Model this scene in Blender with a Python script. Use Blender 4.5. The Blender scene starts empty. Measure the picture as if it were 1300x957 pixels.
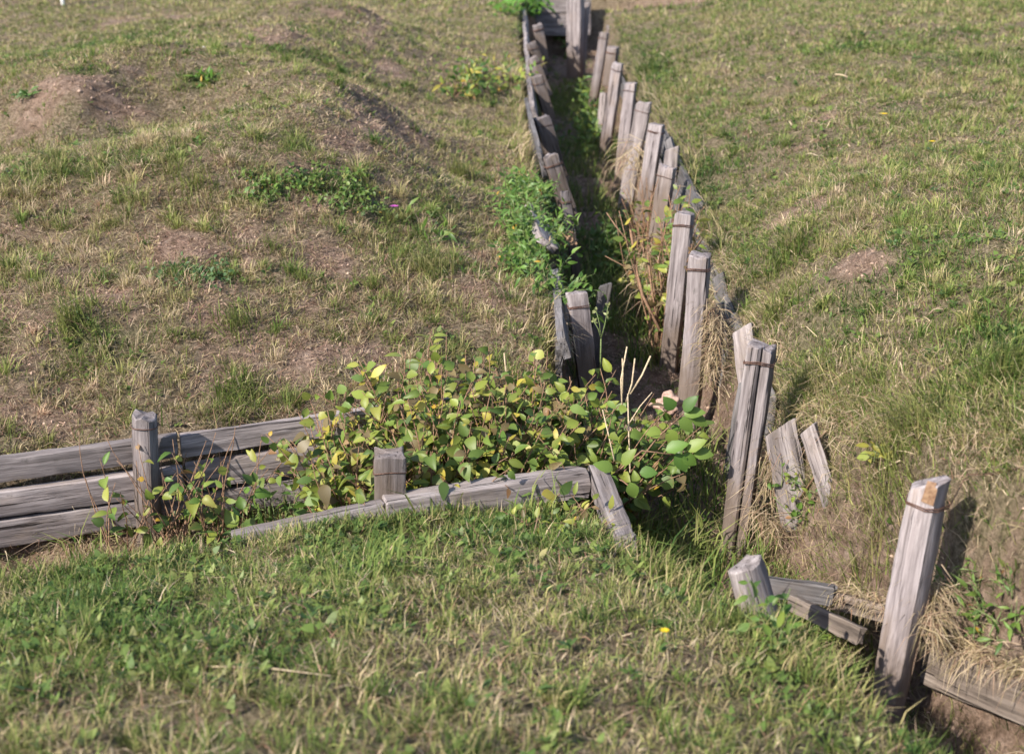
import bpy, math, random
import numpy as np
from mathutils import Vector, Matrix, Quaternion

rng = np.random.default_rng(11)
random.seed(5)
R = math.radians
scene = bpy.context.scene
col = scene.collection

# ------------------------------------------------------------------ camera
CAMZ, PITCH, F = 1.65, R(20), 1786.0
W0, H0 = 1300.0, 957.0
cd = bpy.data.cameras.new('camera')
cam = bpy.data.objects.new('camera', cd); col.objects.link(cam)
cam.location = (0, 0, CAMZ); cam.rotation_euler = (R(90) - PITCH, 0, 0)
cd.sensor_width = 36; cd.lens = 36 * F / W0
cd.clip_start = 0.05; cd.clip_end = 2000
cd.dof.use_dof = True; cd.dof.focus_distance = 5.4; cd.dof.aperture_fstop = 2.9
scene.camera = cam
FW = np.array([0, math.cos(PITCH), -math.sin(PITCH)]); UP = np.array([0, math.sin(PITCH), math.cos(PITCH)])

def ray(px, py):
    d = FW * F + np.array([1., 0, 0]) * (px - W0 / 2) - UP * (py - H0 / 2)
    return d / np.linalg.norm(d)
def at_y(px, py, Y):
    d = ray(px, py); return np.array([0, 0, CAMZ]) + d * (Y / d[1])
def at_z(px, py, z):
    d = ray(px, py); return np.array([0, 0, CAMZ]) + d * ((z - CAMZ) / d[2])
def project(x, y, z):
    v = np.stack([x, y, z - CAMZ], -1)
    dep = v @ FW
    dep = np.where(dep < 1e-3, 1e-3, dep)
    return W0 / 2 + F * v[..., 0] / dep, H0 / 2 - F * (v @ UP) / dep, dep

# ------------------------------------------------------------------ noise
_tab = rng.random((256, 256))
def vnoise(x, y):
    xi = np.floor(x).astype(int); yi = np.floor(y).astype(int)
    fx = x - xi; fy = y - yi
    fx = fx * fx * (3 - 2 * fx); fy = fy * fy * (3 - 2 * fy)
    a = _tab[xi & 255, yi & 255]; b = _tab[(xi + 1) & 255, yi & 255]
    c = _tab[xi & 255, (yi + 1) & 255]; d = _tab[(xi + 1) & 255, (yi + 1) & 255]
    return (a * (1 - fx) + b * fx) * (1 - fy) + (c * (1 - fx) + d * fx) * fy
def fbm(x, y, s, o=4, seed=0):
    t = 0; a = 1; n = 0
    for k in range(o):
        t = t + a * (vnoise(x * s + 17.3 * k + seed * 7.7, y * s + 9.1 * k + seed * 3.3) - .5); n += a
        a *= .5; s *= 2.03
    return t / n * 2          # about -1..1
def sstep(a, b, x):
    t = np.clip((x - a) / (b - a), 0, 1); return t * t * (3 - 2 * t)

# ------------------------------------------------------------------ terrain
MAIN = np.array([(.14, 17.4), (.13, 14), (.15, 10), (.18, 8.5), (.22, 6.1), (.20, 5.42), (.27, 4.62), (.36, 4.05), (.67, 3.56), (.94, 2.98),
                 (1.3, 2.2), (2.0, 1.2), (2.9, 1.6), (2.1, 2.2), (1.66, 2.75), (1.28, 3.62), (.99, 4.7), (.94, 5.9), (.94, 7.0), (1.02, 9.2), (1.04, 12),
                 (1.04, 14.8), (1.02, 16.7), (4, 17.4), (4, 18.5), (1.0, 19.0), (.35, 19.0)])
SIDE = np.array([(-6, 3.27), (-1.82, 4.73), (-.7, 5.13), (.3, 5.47), (.5, 5.2), (.4, 4.66), (.27, 4.60), (-.87, 4.22), (-6, 2.5)])

def sdist(poly, x, y):
    n = len(poly); d = np.full(x.shape, 1e9); inside = np.zeros(x.shape, bool)
    for i in range(n):
        ax, ay = poly[i]; bx, by = poly[(i + 1) % n]
        ex, ey = bx - ax, by - ay
        t = np.clip(((x - ax) * ex + (y - ay) * ey) / (ex * ex + ey * ey), 0, 1)
        d = np.minimum(d, np.hypot(x - ax - t * ex, y - ay - t * ey))
        c = ((ay > y) != (by > y))
        with np.errstate(divide='ignore', invalid='ignore'):
            xc = (bx - ax) * (y - ay) / (by - ay) + ax
        inside ^= c & (x < xc)
    return np.where(inside, -d, d)
def trench(x, y):
    return np.minimum(sdist(MAIN, x, y), sdist(SIDE, x, y))

CP = []   # control points: pixel of the photograph and height
for px, py, z in [(0, 235, .2), (200, 215, .27), (330, 205, .3), (420, 125, .42), (440, 100, .40), (400, 180, .32), (300, 150, .32), (80, 200, .22), (0, 530, -.33), (110, 520, -.34), (300, 505, -.33), (430, 500, -.34),
                  (100, 400, -.1), (250, 380, -.08), (400, 380, -.12), (560, 420, -.26), (620, 440, -.3), (680, 440, -.3), (200, 300, .05), (400, 290, .04), (40, 300, .05),
                  (550, 320, -.1), (620, 300, -.16), (660, 380, -.2), (660, 260, -.14), (560, 220, -.08), (640, 200, -.1), (500, 180, .08), (470, 150, .24), (510, 150, .03), (560, 130, -.04), (630, 120, -.08),
                  (560, 60, .02), (640, 60, -.05), (470, 70, .2), (110, 90, .52), (180, 78, .5), (60, 112, .42), (50, 170, .16), (130, 160, .2), (200, 130, .3), (30, 60, .08), (120, 45, .12), (240, 60, .36), (340, 28, .52), (340, 55, .36), (480, 12, .4), (490, 40, .2),
                  (250, 30, .28),
                  (1010, 620, -.36), (1000, 500, -.26), (960, 400, -.2), (930, 330, -.14), (900, 240, -.08), (860, 150, -.04), (820, 80, -.04), (1060, 600, -.22), (1100, 540, -.08),
                  (1060, 440, -.02), (1000, 360, -.02), (1000, 285, .1), (1090, 330, .17), (1180, 480, .06), (1290, 520, .16), (1250, 400, .22), (1200, 300, .24), (1050, 230, .16),
                  (1090, 215, .2), (1200, 200, .26), (950, 160, .1), (1000, 100, .2), (1150, 100, .28), (1290, 160, .28), (1200, 30, .36), (900, 60, .12), (1000, 30, .26),
                  (1140, 640, -.12), (1240, 640, .0), (1290, 620, .08), (1250, 720, -.14), (1290, 740, -.1), (1210, 770, -.28), (1295, 800, -.2), (1080, 700, -.28), (1130, 740, -.33),
                  (850, 20, .1)]:
    p = at_z(px, py, z); CP.append((p[0], p[1], z))
CP += [(x, y, z) for x, y, z in [(0, 4.1, -.40), (-.8, 3.9, -.40), (-1.6, 3.6, -.38), (-2.6, 3.2, -.36), (.25, 3.95, -.36), (.45, 3.4, -.28), (.66, 3.3, -.27), (0, 3.3, -.24), (-.8, 3.1, -.2), (-1.6, 3.0, -.2), (0, 2.5, -.13),
        (-1, 2.4, -.12), (.7, 2.7, -.24), (1.0, 2.2, -.24), (0, 1.5, -.06), (-2, 1.5, -.05), (1, 1.2, -.15), (0, 0, 0), (-3, 0, 0), (3, 0, 0), (0, -4, 0),
        (-3, 4.7, -.3), (-4, 4.6, -.25), (-3, 6, 0), (-4, 7, .1), (-5, 9, .12), (-7, 13, .25), (-9, 20, .3), (-4, 22, .34), (0, 22, .3), (0.5, 20, .15), (4, 22, .4), (9, 20, .4),
        (-14, 10, .2), (-14, 0, 0), (14, 0, .1), (14, 12, .3), (4, 5, .24), (3, 3.4, .12), (4, 8, .3), (5, 11, .3), (0, 40, .4), (-30, 40, .4), (30, 40, .4), (-40, 0, 0), (40, 0, .2), (0, -40, 0),
        (1.9, 3.2, -.1), (2.4, 2.4, -.1)]]
CP = np.array(CP)
def tps_fit(P, lam=.004):
    n = len(P); d2 = ((P[:, None, :2] - P[None, :, :2]) ** 2).sum(-1)
    K = .5 * d2 * np.log(d2 + 1e-9) + np.eye(n) * lam * n * .05
    A = np.zeros((n + 3, n + 3)); A[:n, :n] = K; A[:n, n] = 1; A[:n, n + 1:] = P[:, :2]; A[n:, :n] = A[:n, n:].T
    return np.linalg.solve(A, np.r_[P[:, 2], 0, 0, 0])
_w = tps_fit(CP)
def base_h(x, y):
    sh = x.shape; x = x.ravel(); y = y.ravel(); out = np.empty(len(x)); n = len(CP)
    for i in range(0, len(x), 40000):
        X = x[i:i + 40000, None]; Y = y[i:i + 40000, None]
        d2 = (X - CP[:, 0]) ** 2 + (Y - CP[:, 1]) ** 2
        out[i:i + 40000] = (.5 * d2 * np.log(d2 + 1e-9)) @ _w[:n] + _w[n] + X[:, 0] * _w[n + 1] + Y[:, 0] * _w[n + 2]
    far = sstep(25, 45, np.hypot(x, y - 5))
    return (out * (1 - far) + .3 * far).reshape(sh)
def height_full(x, y):
    z = base_h(x, y)
    r = np.hypot(x, y)
    z = z + (.035 * fbm(x, y, 1.6, 3, 1) + .022 * fbm(x, y, 3.4, 2, 7)) * sstep(2.5, 5, r) + .030 * fbm(x, y, 6, 3, 2) + .009 * fbm(x, y, 22, 2, 3)
    sd = trench(x, y)
    floor = -.74 + .05 * fbm(x, y, 2.5, 3, 4) + .02 * fbm(x, y, 9, 2, 5)
    k = sstep(-.06, .07, sd + .02 * fbm(x, y, 7, 2, 6))
    return np.minimum(z, floor * (1 - k) + z * k)

def axis_pts(lo, hi, fine_lo, fine_hi, step, grow=1.18):
    p = list(np.arange(fine_lo, fine_hi + 1e-6, step)); s = step; v = p[-1]
    while v < hi: s *= grow; v += s; p.append(v)
    s = step; v = p[0]; q = []
    while v > lo: s *= grow; v -= s; q.append(v)
    return np.array(q[::-1] + p)
gx = axis_pts(-220, 220, -2.6, 3.2, .03, 1.035)
ysteps = [1.8]; 
while ysteps[-1] < 26: ysteps.append(ysteps[-1] + max(.03, .03 * (ysteps[-1] / 5.5) ** 1.1))
gy = axis_pts(-150, 400, 0, 1.77, .1, 1.2); gy = gy[gy < 1.78]
gy = np.r_[gy, ysteps]
v = gy[-1]; s = gy[-1] - gy[-2]; ex = []
while v < 400: s *= 1.15; v += s; ex.append(v)
gy = np.r_[gy, ex]
GX, GY = np.meshgrid(gx, gy, indexing='ij')
GZ = height_full(GX, GY)
def hz(x, y):
    x = np.asarray(x, float); y = np.asarray(y, float)
    i = np.clip(np.searchsorted(gx, x) - 1, 0, len(gx) - 2); j = np.clip(np.searchsorted(gy, y) - 1, 0, len(gy) - 2)
    fx = (x - gx[i]) / (gx[i + 1] - gx[i]); fy = (y - gy[j]) / (gy[j + 1] - gy[j])
    return (GZ[i, j] * (1 - fx) + GZ[i + 1, j] * fx) * (1 - fy) + (GZ[i, j + 1] * (1 - fx) + GZ[i + 1, j + 1] * fx) * fy
def on_ground(px, py):
    d = ray(px, py); t = np.linspace(1.5, 60, 6000)
    P = np.array([0, 0, CAMZ]) + t[:, None] * d
    below = P[:, 2] < hz(P[:, 0], P[:, 1])
    k = int(np.argmax(below)) if below.any() else len(t) - 1
    return P[k]

# patches of wear, located where the photograph shows them: (px, py, half width px, half height px, strength)
DIRT = [(525, 180, 55, 55, .6), (500, 245, 50, 28, .55), (240, 300, 200, 40, .52), (300, 420, 220, 55, .56), (520, 360, 120, 40, .45), (480, 150, 55, 45, .75), (450, 110, 30, 25, .6), (110, 118, 85, 30, 1.), (60, 112, 40, 22, .9), (170, 95, 40, 14, .6), (335, 40, 70, 12, .8), (245, 312, 60, 26, .9), (420, 335, 40, 26, .8), (325, 300, 45, 22, .8), (400, 258, 30, 12, .8),
        (470, 458, 75, 20, .9), (385, 405, 45, 26, .7), (85, 500, 16, 18, .8), (150, 372, 35, 20, .6), (490, 90, 45, 26, .7), (440, 180, 40, 28, .7), (30, 280, 40, 22, .6), (560, 70, 60, 18, .5),
        (480, 20, 20, 14, .9), (1000, 283, 25, 14, .9), (1092, 335, 26, 18, 1.), (1155, 492, 36, 18, 1.), (1050, 255, 22, 12, .7), (1095, 210, 24, 9, .9), (850, 8, 45, 9, 1.), (1290, 800, 24, 34, .9),
        (1280, 740, 26, 20, .8), (1045, 150, 24, 7, .8), (1010, 190, 30, 8, .7), (1075, 600, 20, 14, .4), (1150, 600, 60, 14, .5), (930, 90, 30, 5, .5), (160, 25, 40, 5, .9),
        (700, 850, 40, 20, .4), (230, 20, 40, 6, .7), (640, 105, 20, 8, .4), (420, 20, 30, 6, .6), (1060, 745, 50, 14, .8), (1160, 30, 40, 5, .4), (1280, 610, 20, 14, .5), (20, 400, 30, 18, .5), (300, 430, 40, 18, .6)]
GREEN = [(400, 240, 75, 22, 1.), (255, 352, 45, 16, .9), (250, 105, 30, 10, 1.), (380, 70, 80, 8, .7), (100, 90, 20, 8, .8), (60, 220, 120, 20, .5), (560, 430, 30, 12, .7), (90, 430, 60, 30, .7), (560, 340, 40, 18, .6),
         (120, 60, 60, 16, .7), (1280, 450, 40, 60, .8), (890, 250, 40, 60, .5), (1050, 420, 60, 40, .6), (1000, 330, 30, 20, .7), (830, 90, 30, 40, .8), (1100, 60, 80, 16, .6), (1180, 350, 40, 30, .6), (1200, 420, 60, 30, .5),
         (680, 430, 20, 14, .8), (90, 760, 150, 50, .7), (220, 720, 70, 36, .6), (260, 820, 140, 36, .4), (480, 700, 60, 40, .6), (660, 660, 80, 14, 1.), (930, 790, 60, 50, .7), (830, 680, 40, 20, .8), (660, 15, 26, 12, 1.), (1080, 630, 80, 30, .4)]
def world_patches(lst):
    out = []
    for px, py, rx, ry, s in lst:
        c = on_ground(px, py); a = on_ground(px, py - ry); b = on_ground(px, py + ry)
        dep = np.linalg.norm(c - np.array([0, 0, CAMZ]))
        out.append((c[0], c[1], rx * dep / F, min(max(abs(a[1] - b[1]) / 2, .05), 1.6), s))
    return out
WD, WG = world_patches(DIRT), world_patches(GREEN)
def mask(P, x, y, seed):
    wx = .22 * fbm(x, y, 2.2, 3, seed); wy = .3 * fbm(x, y, 2.2, 3, seed + 1)
    m = np.zeros_like(x)
    for cx, cy, rx, ry, s in P:
        g = s * np.exp(-(((x + wx * min(1, rx * 2) - cx) / rx) ** 2 + ((y + wy * min(1, ry * 2) - cy) / ry) ** 2) * .8)
        m = np.maximum(m, g)
    return m
def dirt_mask(x, y):
    m = mask(WD, x, y, 20)
    bank = np.where((x < .1) & (y > 4.9), sstep(7.0, 6.4, y + .5 * fbm(x, y, 1.2, 3, 9)), 0)
    return np.clip(sstep(.3, .85, m + .5 * fbm(x, y, 7, 4, 30)) * .92 + bank * sstep(-.05, .45, fbm(x, y, 4.5, 3, 31)) * .7, 0, 1)
def green_mask(x, y):
    return np.clip(mask(WG, x, y, 40) + .3 * fbm(x, y, 3, 3, 41), 0, 1)

# ------------------------------------------------------------------ materials
def new_mat(name):
    m = bpy.data.materials.new(name); m.use_nodes = True
    nt = m.node_tree; nt.nodes.clear(); return m, nt
def nd(nt, t, **kw):
    n = nt.nodes.new(t)
    for k, v in kw.items():
        if k.startswith('i_'): n.inputs[k[2:].replace('_', ' ')].default_value = v
        else: setattr(n, k, v)
    return n
def ramp(nt, src, stops):
    r = nt.nodes.new('ShaderNodeValToRGB'); e = r.color_ramp.elements
    while len(e) > 1: e.remove(e[-1])
    e[0].position = stops[0][0]; e[0].color = (*stops[0][1], 1)
    for p, c in stops[1:]:
        k = e.new(p); k.color = (*c, 1)
    nt.links.new(src, r.inputs[0]); return r
def mixc(nt, fac, a, b, mode='MIX'):
    m = nt.nodes.new('ShaderNodeMix'); m.data_type = 'RGBA'; m.blend_type = mode
    for s, v in ((0, fac), (6, a), (7, b)):
        if hasattr(v, 'links'): nt.links.new(v, m.inputs[s])
        elif s == 0: m.inputs[0].default_value = v
        else: m.inputs[s].default_value = (*v, 1)
    return m.outputs[2]
def ground_mat():
    m, nt = new_mat('ground soil and thatch'); L = nt.links.new
    out = nd(nt, 'ShaderNodeOutputMaterial'); b = nd(nt, 'ShaderNodeBsdfPrincipled', i_Roughness=.95)
    b.inputs['Specular IOR Level'].default_value = .15
    tc = nd(nt, 'ShaderNodeTexCoord')
    def noise(s, d=6, r=.6):
        n = nd(nt, 'ShaderNodeTexNoise', i_Scale=s, i_Detail=d, i_Roughness=r); L(tc.outputs['Object'], n.inputs['Vector']); return n.outputs[0]
    dirt = nd(nt, 'ShaderNodeAttribute', attribute_name='dirt').outputs['Fac']
    grn = nd(nt, 'ShaderNodeAttribute', attribute_name='green').outputs['Fac']
    soil = ramp(nt, noise(14, 9, .65), [(.28, (.10, .066, .048)), (.42, (.24, .16, .12)), (.55, (.36, .255, .20)), (.75, (.52, .40, .33))]).outputs[0]
    soil = mixc(nt, .55, soil, ramp(nt, noise(110, 6, .7), [(.33, (.22, .18, .16)), (.52, (.9, .88, .86)), (.7, (1.2, 1.2, 1.2))]).outputs[0], 'MULTIPLY')
    soil = mixc(nt, .6, soil, ramp(nt, noise(38, 7, .7), [(.36, (.30, .26, .23)), (.5, (.9, .9, .9)), (.66, (1.25, 1.22, 1.2))]).outputs[0], 'MULTIPLY')
    th = ramp(nt, noise(60, 8, .7), [(.34, (.06, .045, .03)), (.5, (.20, .155, .10)), (.68, (.42, .33, .235))]).outputs[0]
    thg = ramp(nt, noise(45, 8, .7), [(.3, (.05, .055, .024)), (.55, (.14, .145, .06)), (.75, (.26, .235, .12))]).outputs[0]
    th = mixc(nt, grn, th, thg)
    c = mixc(nt, dirt, th, soil)
    L(c, b.inputs['Base Color'])
    bp = nd(nt, 'ShaderNodeBump', i_Strength=1., i_Distance=.035); L(noise(70, 8, .75), bp.inputs['Height'])
    bp2 = nd(nt, 'ShaderNodeBump', i_Strength=.7, i_Distance=.05); L(noise(18, 6, .65), bp2.inputs['Height']); L(bp.outputs[0], bp2.inputs['Normal'])
    L(bp2.outputs[0], b.inputs['Normal']); L(b.outputs[0], out.inputs[0]); return m
def foliage_mat(name, trans=.4, rough=.6, spec=.3):
    m, nt = new_mat(name); L = nt.links.new
    out = nd(nt, 'ShaderNodeOutputMaterial'); a = nd(nt, 'ShaderNodeAttribute', attribute_name='col')
    b = nd(nt, 'ShaderNodeBsdfPrincipled', i_Roughness=rough); b.inputs['Specular IOR Level'].default_value = spec
    t = nd(nt, 'ShaderNodeBsdfTranslucent'); mx = nd(nt, 'ShaderNodeMixShader'); mx.inputs[0].default_value = trans
    L(a.outputs['Color'], b.inputs['Base Color']); L(a.outputs['Color'], t.inputs['Color'])
    L(b.outputs[0], mx.inputs[1]); L(t.outputs[0], mx.inputs[2]); L(mx.outputs[0], out.inputs[0]); return m
def wood_mat(name, dark, mid, light, tan, foot=False):
    m, nt = new_mat(name); L = nt.links.new
    out = nd(nt, 'ShaderNodeOutputMaterial'); b = nd(nt, 'ShaderNodeBsdfPrincipled', i_Roughness=.88); b.inputs['Specular IOR Level'].default_value = .2
    tc = nd(nt, 'ShaderNodeTexCoord'); oi = nd(nt, 'ShaderNodeObjectInfo')
    mul = nd(nt, 'ShaderNodeMath', operation='MULTIPLY'); mul.inputs[1].default_value = 37.; L(oi.outputs['Random'], mul.inputs[0])
    add = nd(nt, 'ShaderNodeVectorMath', operation='ADD'); L(tc.outputs['Object'], add.inputs[0]); L(mul.outputs[0], add.inputs[1])
    def noise(sc, s, d=5, r=.6, dist=0.):
        mp = nd(nt, 'ShaderNodeMapping'); mp.inputs['Scale'].default_value = sc; L(add.outputs[0], mp.inputs[0])
        n = nd(nt, 'ShaderNodeTexNoise', i_Scale=s, i_Detail=d, i_Roughness=r, i_Distortion=dist); L(mp.outputs[0], n.inputs['Vector']); return n.outputs[0]
    grain = noise((1, 1, .035), 170, 4, .65, .25); streak = noise((1, 1, .07), 38, 5, .6, .5); blot = noise((1, 1, .45), 9, 5, .65)
    crack = noise((1, 1, .022), 75, 2, .5, .2)
    c = ramp(nt, streak, [(.28, dark), (.5, mid), (.74, light)]).outputs[0]
    c = mixc(nt, .75, c, ramp(nt, grain, [(.28, (.42, .40, .40)), (.55, (1, 1, 1)), (.8, (1.25, 1.23, 1.2))]).outputs[0], 'MULTIPLY')
    c = mixc(nt, ramp(nt, blot, [(.52, (0, 0, 0)), (.72, (.55,) * 3)]).outputs[0], c, tan)
    c = mixc(nt, ramp(nt, noise((1, 1, .5), 23, 6, .7), [(.60, (0, 0, 0)), (.72, (.6,) * 3)]).outputs[0], c, (.07, .062, .055))
    ck = ramp(nt, crack, [(.30, (.08, .07, .07)), (.36, (1, 1, 1))]).outputs[0]
    c = mixc(nt, .9, c, ck, 'MULTIPLY')
    if foot:       # soil stain that creeps up the foot of a post
        sx = nd(nt, 'ShaderNodeSeparateXYZ'); L(tc.outputs['Object'], sx.inputs[0])
        ad = nd(nt, 'ShaderNodeMath', operation='MULTIPLY_ADD'); ad.inputs[1].default_value = -.45; L(noise((1, 1, .3), 14, 4, .6), ad.inputs[0]); L(sx.outputs[2], ad.inputs[2])
        c = mixc(nt, ramp(nt, ad.outputs[0], [(.0, (.75,) * 3), (.2, (0, 0, 0))]).outputs[0], c, (.13, .095, .07))
    br = nd(nt, 'ShaderNodeMapRange'); br.inputs['To Min'].default_value = .62; br.inputs['To Max'].default_value = 1.05; L(oi.outputs['Random'], br.inputs[0])
    hs = nd(nt, 'ShaderNodeHueSaturation'); L(br.outputs[0], hs.inputs['Value']); L(c, hs.inputs['Color'])
    L(hs.outputs[0], b.inputs['Base Color'])
    b1 = nd(nt, 'ShaderNodeBump', i_Strength=.55, i_Distance=.004); L(grain, b1.inputs['Height'])
    b2 = nd(nt, 'ShaderNodeBump', i_Strength=.8, i_Distance=.012); L(ck, b2.inputs['Height']); L(b1.outputs[0], b2.inputs['Normal'])
    b3 = nd(nt, 'ShaderNodeBump', i_Strength=.5, i_Distance=.01); L(streak, b3.inputs['Height']); L(b2.outputs[0], b3.inputs['Normal'])
    L(b3.outputs[0], b.inputs['Normal']); L(b.outputs[0], out.inputs[0]); return m
def plain_mat(name, c, c2, scale=40, rough=.8, metal=0):
    m, nt = new_mat(name); L = nt.links.new
    out = nd(nt, 'ShaderNodeOutputMaterial'); b = nd(nt, 'ShaderNodeBsdfPrincipled', i_Roughness=rough, i_Metallic=metal)
    tc = nd(nt, 'ShaderNodeTexCoord'); n = nd(nt, 'ShaderNodeTexNoise', i_Scale=scale, i_Detail=5.); L(tc.outputs['Object'], n.inputs['Vector'])
    L(ramp(nt, n.outputs[0], [(.35, c), (.65, c2)]).outputs[0], b.inputs['Base Color'])
    bp = nd(nt, 'ShaderNodeBump', i_Strength=.5, i_Distance=.006); L(n.outputs[0], bp.inputs['Height']); L(bp.outputs[0], b.inputs['Normal'])
    L(b.outputs[0], out.inputs[0]); return m
M_GROUND = ground_mat()
M_GRASS = foliage_mat('grass blades', .35, .65, .2)
M_CRUMB = foliage_mat('soil crumb', 0., .95, .1)
M_LEAF = foliage_mat('leaf', .38, .48, .4)
M_WOOD = wood_mat('weathered grey timber', (.105, .088, .088), (.25, .215, .216), (.41, .365, .368), (.33, .255, .205), True)
M_WOODB = wood_mat('weathered board timber', (.125, .105, .10), (.285, .245, .24), (.45, .40, .392), (.32, .25, .20))
M_OLD_SHADE = wood_mat('old and shade dark timber', (.06, .055, .055), (.15, .14, .142), (.27, .25, .255), (.14, .11, .09))  # old boards; its dark tone also stands in for shade behind the stump
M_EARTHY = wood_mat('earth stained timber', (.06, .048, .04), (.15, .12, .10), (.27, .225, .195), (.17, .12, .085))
M_FRESH = plain_mat('fresh broken wood', (.17, .09, .05), (.29, .18, .105), 90)
M_WIRE = plain_mat('rusty wire', (.07, .035, .025), (.15, .075, .05), 200, .6, .3)
M_BARK = plain_mat('brown stem', (.12, .065, .04), (.26, .15, .085), 120)
M_PALE = plain_mat('pale dead stem', (.30, .22, .14), (.50, .40, .27), 120)
M_GSTEM = plain_mat('green stem', (.09, .13, .04), (.16, .2, .07), 120)
M_CLOD = plain_mat('dry pinkish clod', (.22, .13, .10), (.42, .29, .23), 50)
M_STONE = plain_mat('pale pebble', (.55, .55, .55), (.75, .75, .75), 30)
M_WHITE = plain_mat('white paint', (.72, .72, .72), (.8, .8, .8), 30)

# ------------------------------------------------------------------ objects
def link(name, me, mat=None, parent=None):
    o = bpy.data.objects.new(name, me); col.objects.link(o)
    if mat: me.materials.append(mat)
    if parent: o.parent = parent
    return o
def tag(o, label=None, cat=None, group=None, kind=None):
    if label: o['label'] = label
    if cat: o['category'] = cat
    if group: o['group'] = group
    if kind: o['kind'] = kind
    return o
def empty(name, loc, label, cat, group=None):
    o = bpy.data.objects.new(name, None); col.objects.link(o); o.location = loc; o.empty_display_size = .05
    return tag(o, label, cat, group)

def fast_mesh(name, V, T, C=None):
    """V (n,3), T (m,3) triangles, C (n,3) colours"""
    me = bpy.data.meshes.new(name)
    me.vertices.add(len(V)); me.vertices.foreach_set('co', V.astype(np.float32).ravel())
    me.loops.add(T.size); me.loops.foreach_set('vertex_index', T.astype(np.int32).ravel())
    me.polygons.add(len(T)); me.polygons.foreach_set('loop_start', np.arange(0, T.size, 3, dtype=np.int32))
    if C is not None:
        a = me.attributes.new('col', 'FLOAT_COLOR', 'POINT')
        a.data.foreach_set('color', np.c_[C, np.ones(len(C))].astype(np.float32).ravel())
    me.update(calc_edges=True); return me

# ground sheet
nx, ny = GX.shape
idx = np.arange(nx * ny).reshape(nx, ny)
q = np.stack([idx[:-1, :-1], idx[1:, :-1], idx[1:, 1:], idx[:-1, 1:]], -1).reshape(-1, 4)
T = np.r_[q[:, [0, 1, 2]], q[:, [0, 2, 3]]]
gme = fast_mesh('ground', np.stack([GX, GY, GZ], -1).reshape(-1, 3), T)
near = (np.abs(GX) < 12) & (GY > 0) & (GY < 30)
def near_eval(f, default):
    o = np.full(GX.shape, default); o[near] = f(GX[near], GY[near]); return o
GD = near_eval(dirt_mask, .2); GG = near_eval(green_mask, .4)
SDG = near_eval(trench, 5.)
GD = np.where(SDG < .02, .85, GD)
for nm, arr in (('dirt', GD), ('green', GG)):
    a = gme.attributes.new(nm, 'FLOAT', 'POINT'); a.data.foreach_set('value', arr.astype(np.float32).ravel())
gme.polygons.foreach_set('use_smooth', np.ones(len(T), bool))
ground = tag(link('ground', gme, M_GROUND), kind='structure')

# ------------------------------------------------------------------ grass (stuff)
class Blades:
    def __init__(s): s.V = []; s.T = []; s.C = []; s.n = 0
    def add(s, x, y, z, L, w, az, th0, th1, c0, c1, face=None):
        n = len(x)
        if n == 0: return
        d = np.stack([np.cos(az), np.sin(az), np.zeros(n)], -1); u = np.array([0, 0, 1.])
        fa = az + np.pi / 2 + rng.normal(0, .6, n) if face is None else face
        s_ = np.stack([np.cos(fa), np.sin(fa), rng.normal(0, .25, n)], -1)
        p = np.stack([x, y, z], -1)
        m = p + (L * .5)[:, None] * (np.sin(th0)[:, None] * d + np.cos(th0)[:, None] * u)
        t = m + (L * .5)[:, None] * (np.sin(th1)[:, None] * d + np.cos(th1)[:, None] * u)
        hw = (w * .5)[:, None] * s_
        V = np.stack([p - hw, p + hw, m + hw * .85, m - hw * .85, t], 1).reshape(-1, 3)
        b = s.n + np.arange(n)[:, None] * 5
        T = (b[:, None, :] + np.array([[0, 1, 2], [0, 2, 3], [3, 2, 4]])[None]).reshape(-1, 3)
        C = np.stack([c0, c0, (c0 + c1) / 2, (c0 + c1) / 2, c1], 1).reshape(-1, 3)
        s.V.append(V); s.T.append(T); s.C.append(C); s.n += 5 * n
    def build(s, name, mat, parent=None):
        return link(name, fast_mesh(name, np.concatenate(s.V), np.concatenate(s.T), np.clip(np.concatenate(s.C), .005, .9)), mat, parent)

PAL = np.array([(.050, .100, .022), (.108, .168, .036), (.200, .235, .062), (.31, .275, .115), (.44, .345, .20), (.58, .47, .33), (.33, .185, .125), (.125, .070, .050)])
# 0 deep green 1 green 2 yellow green 3 olive straw 4 straw 5 pale straw 6 brown
def pal(t):
    t = np.clip(t, 0, 7); i = np.minimum(t.astype(int), 6); f = (t - i)[:, None]
    return PAL[i] * (1 - f) + PAL[i + 1] * f
def visible(x, y, z, mx=130, my=90):
    px, py, d = project(x, y, z)
    return (px > -mx) & (px < W0 + mx) & (py > -my) & (py < H0 + my)
def scatter(x0, x1, y0, y1, dens):
    n = int((x1 - x0) * (y1 - y0) * dens)
    x = rng.uniform(x0, x1, n); y = rng.uniform(y0, y1, n); z = hz(x, y)
    k = visible(x, y, z); return x[k], y[k], z[k]

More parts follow.
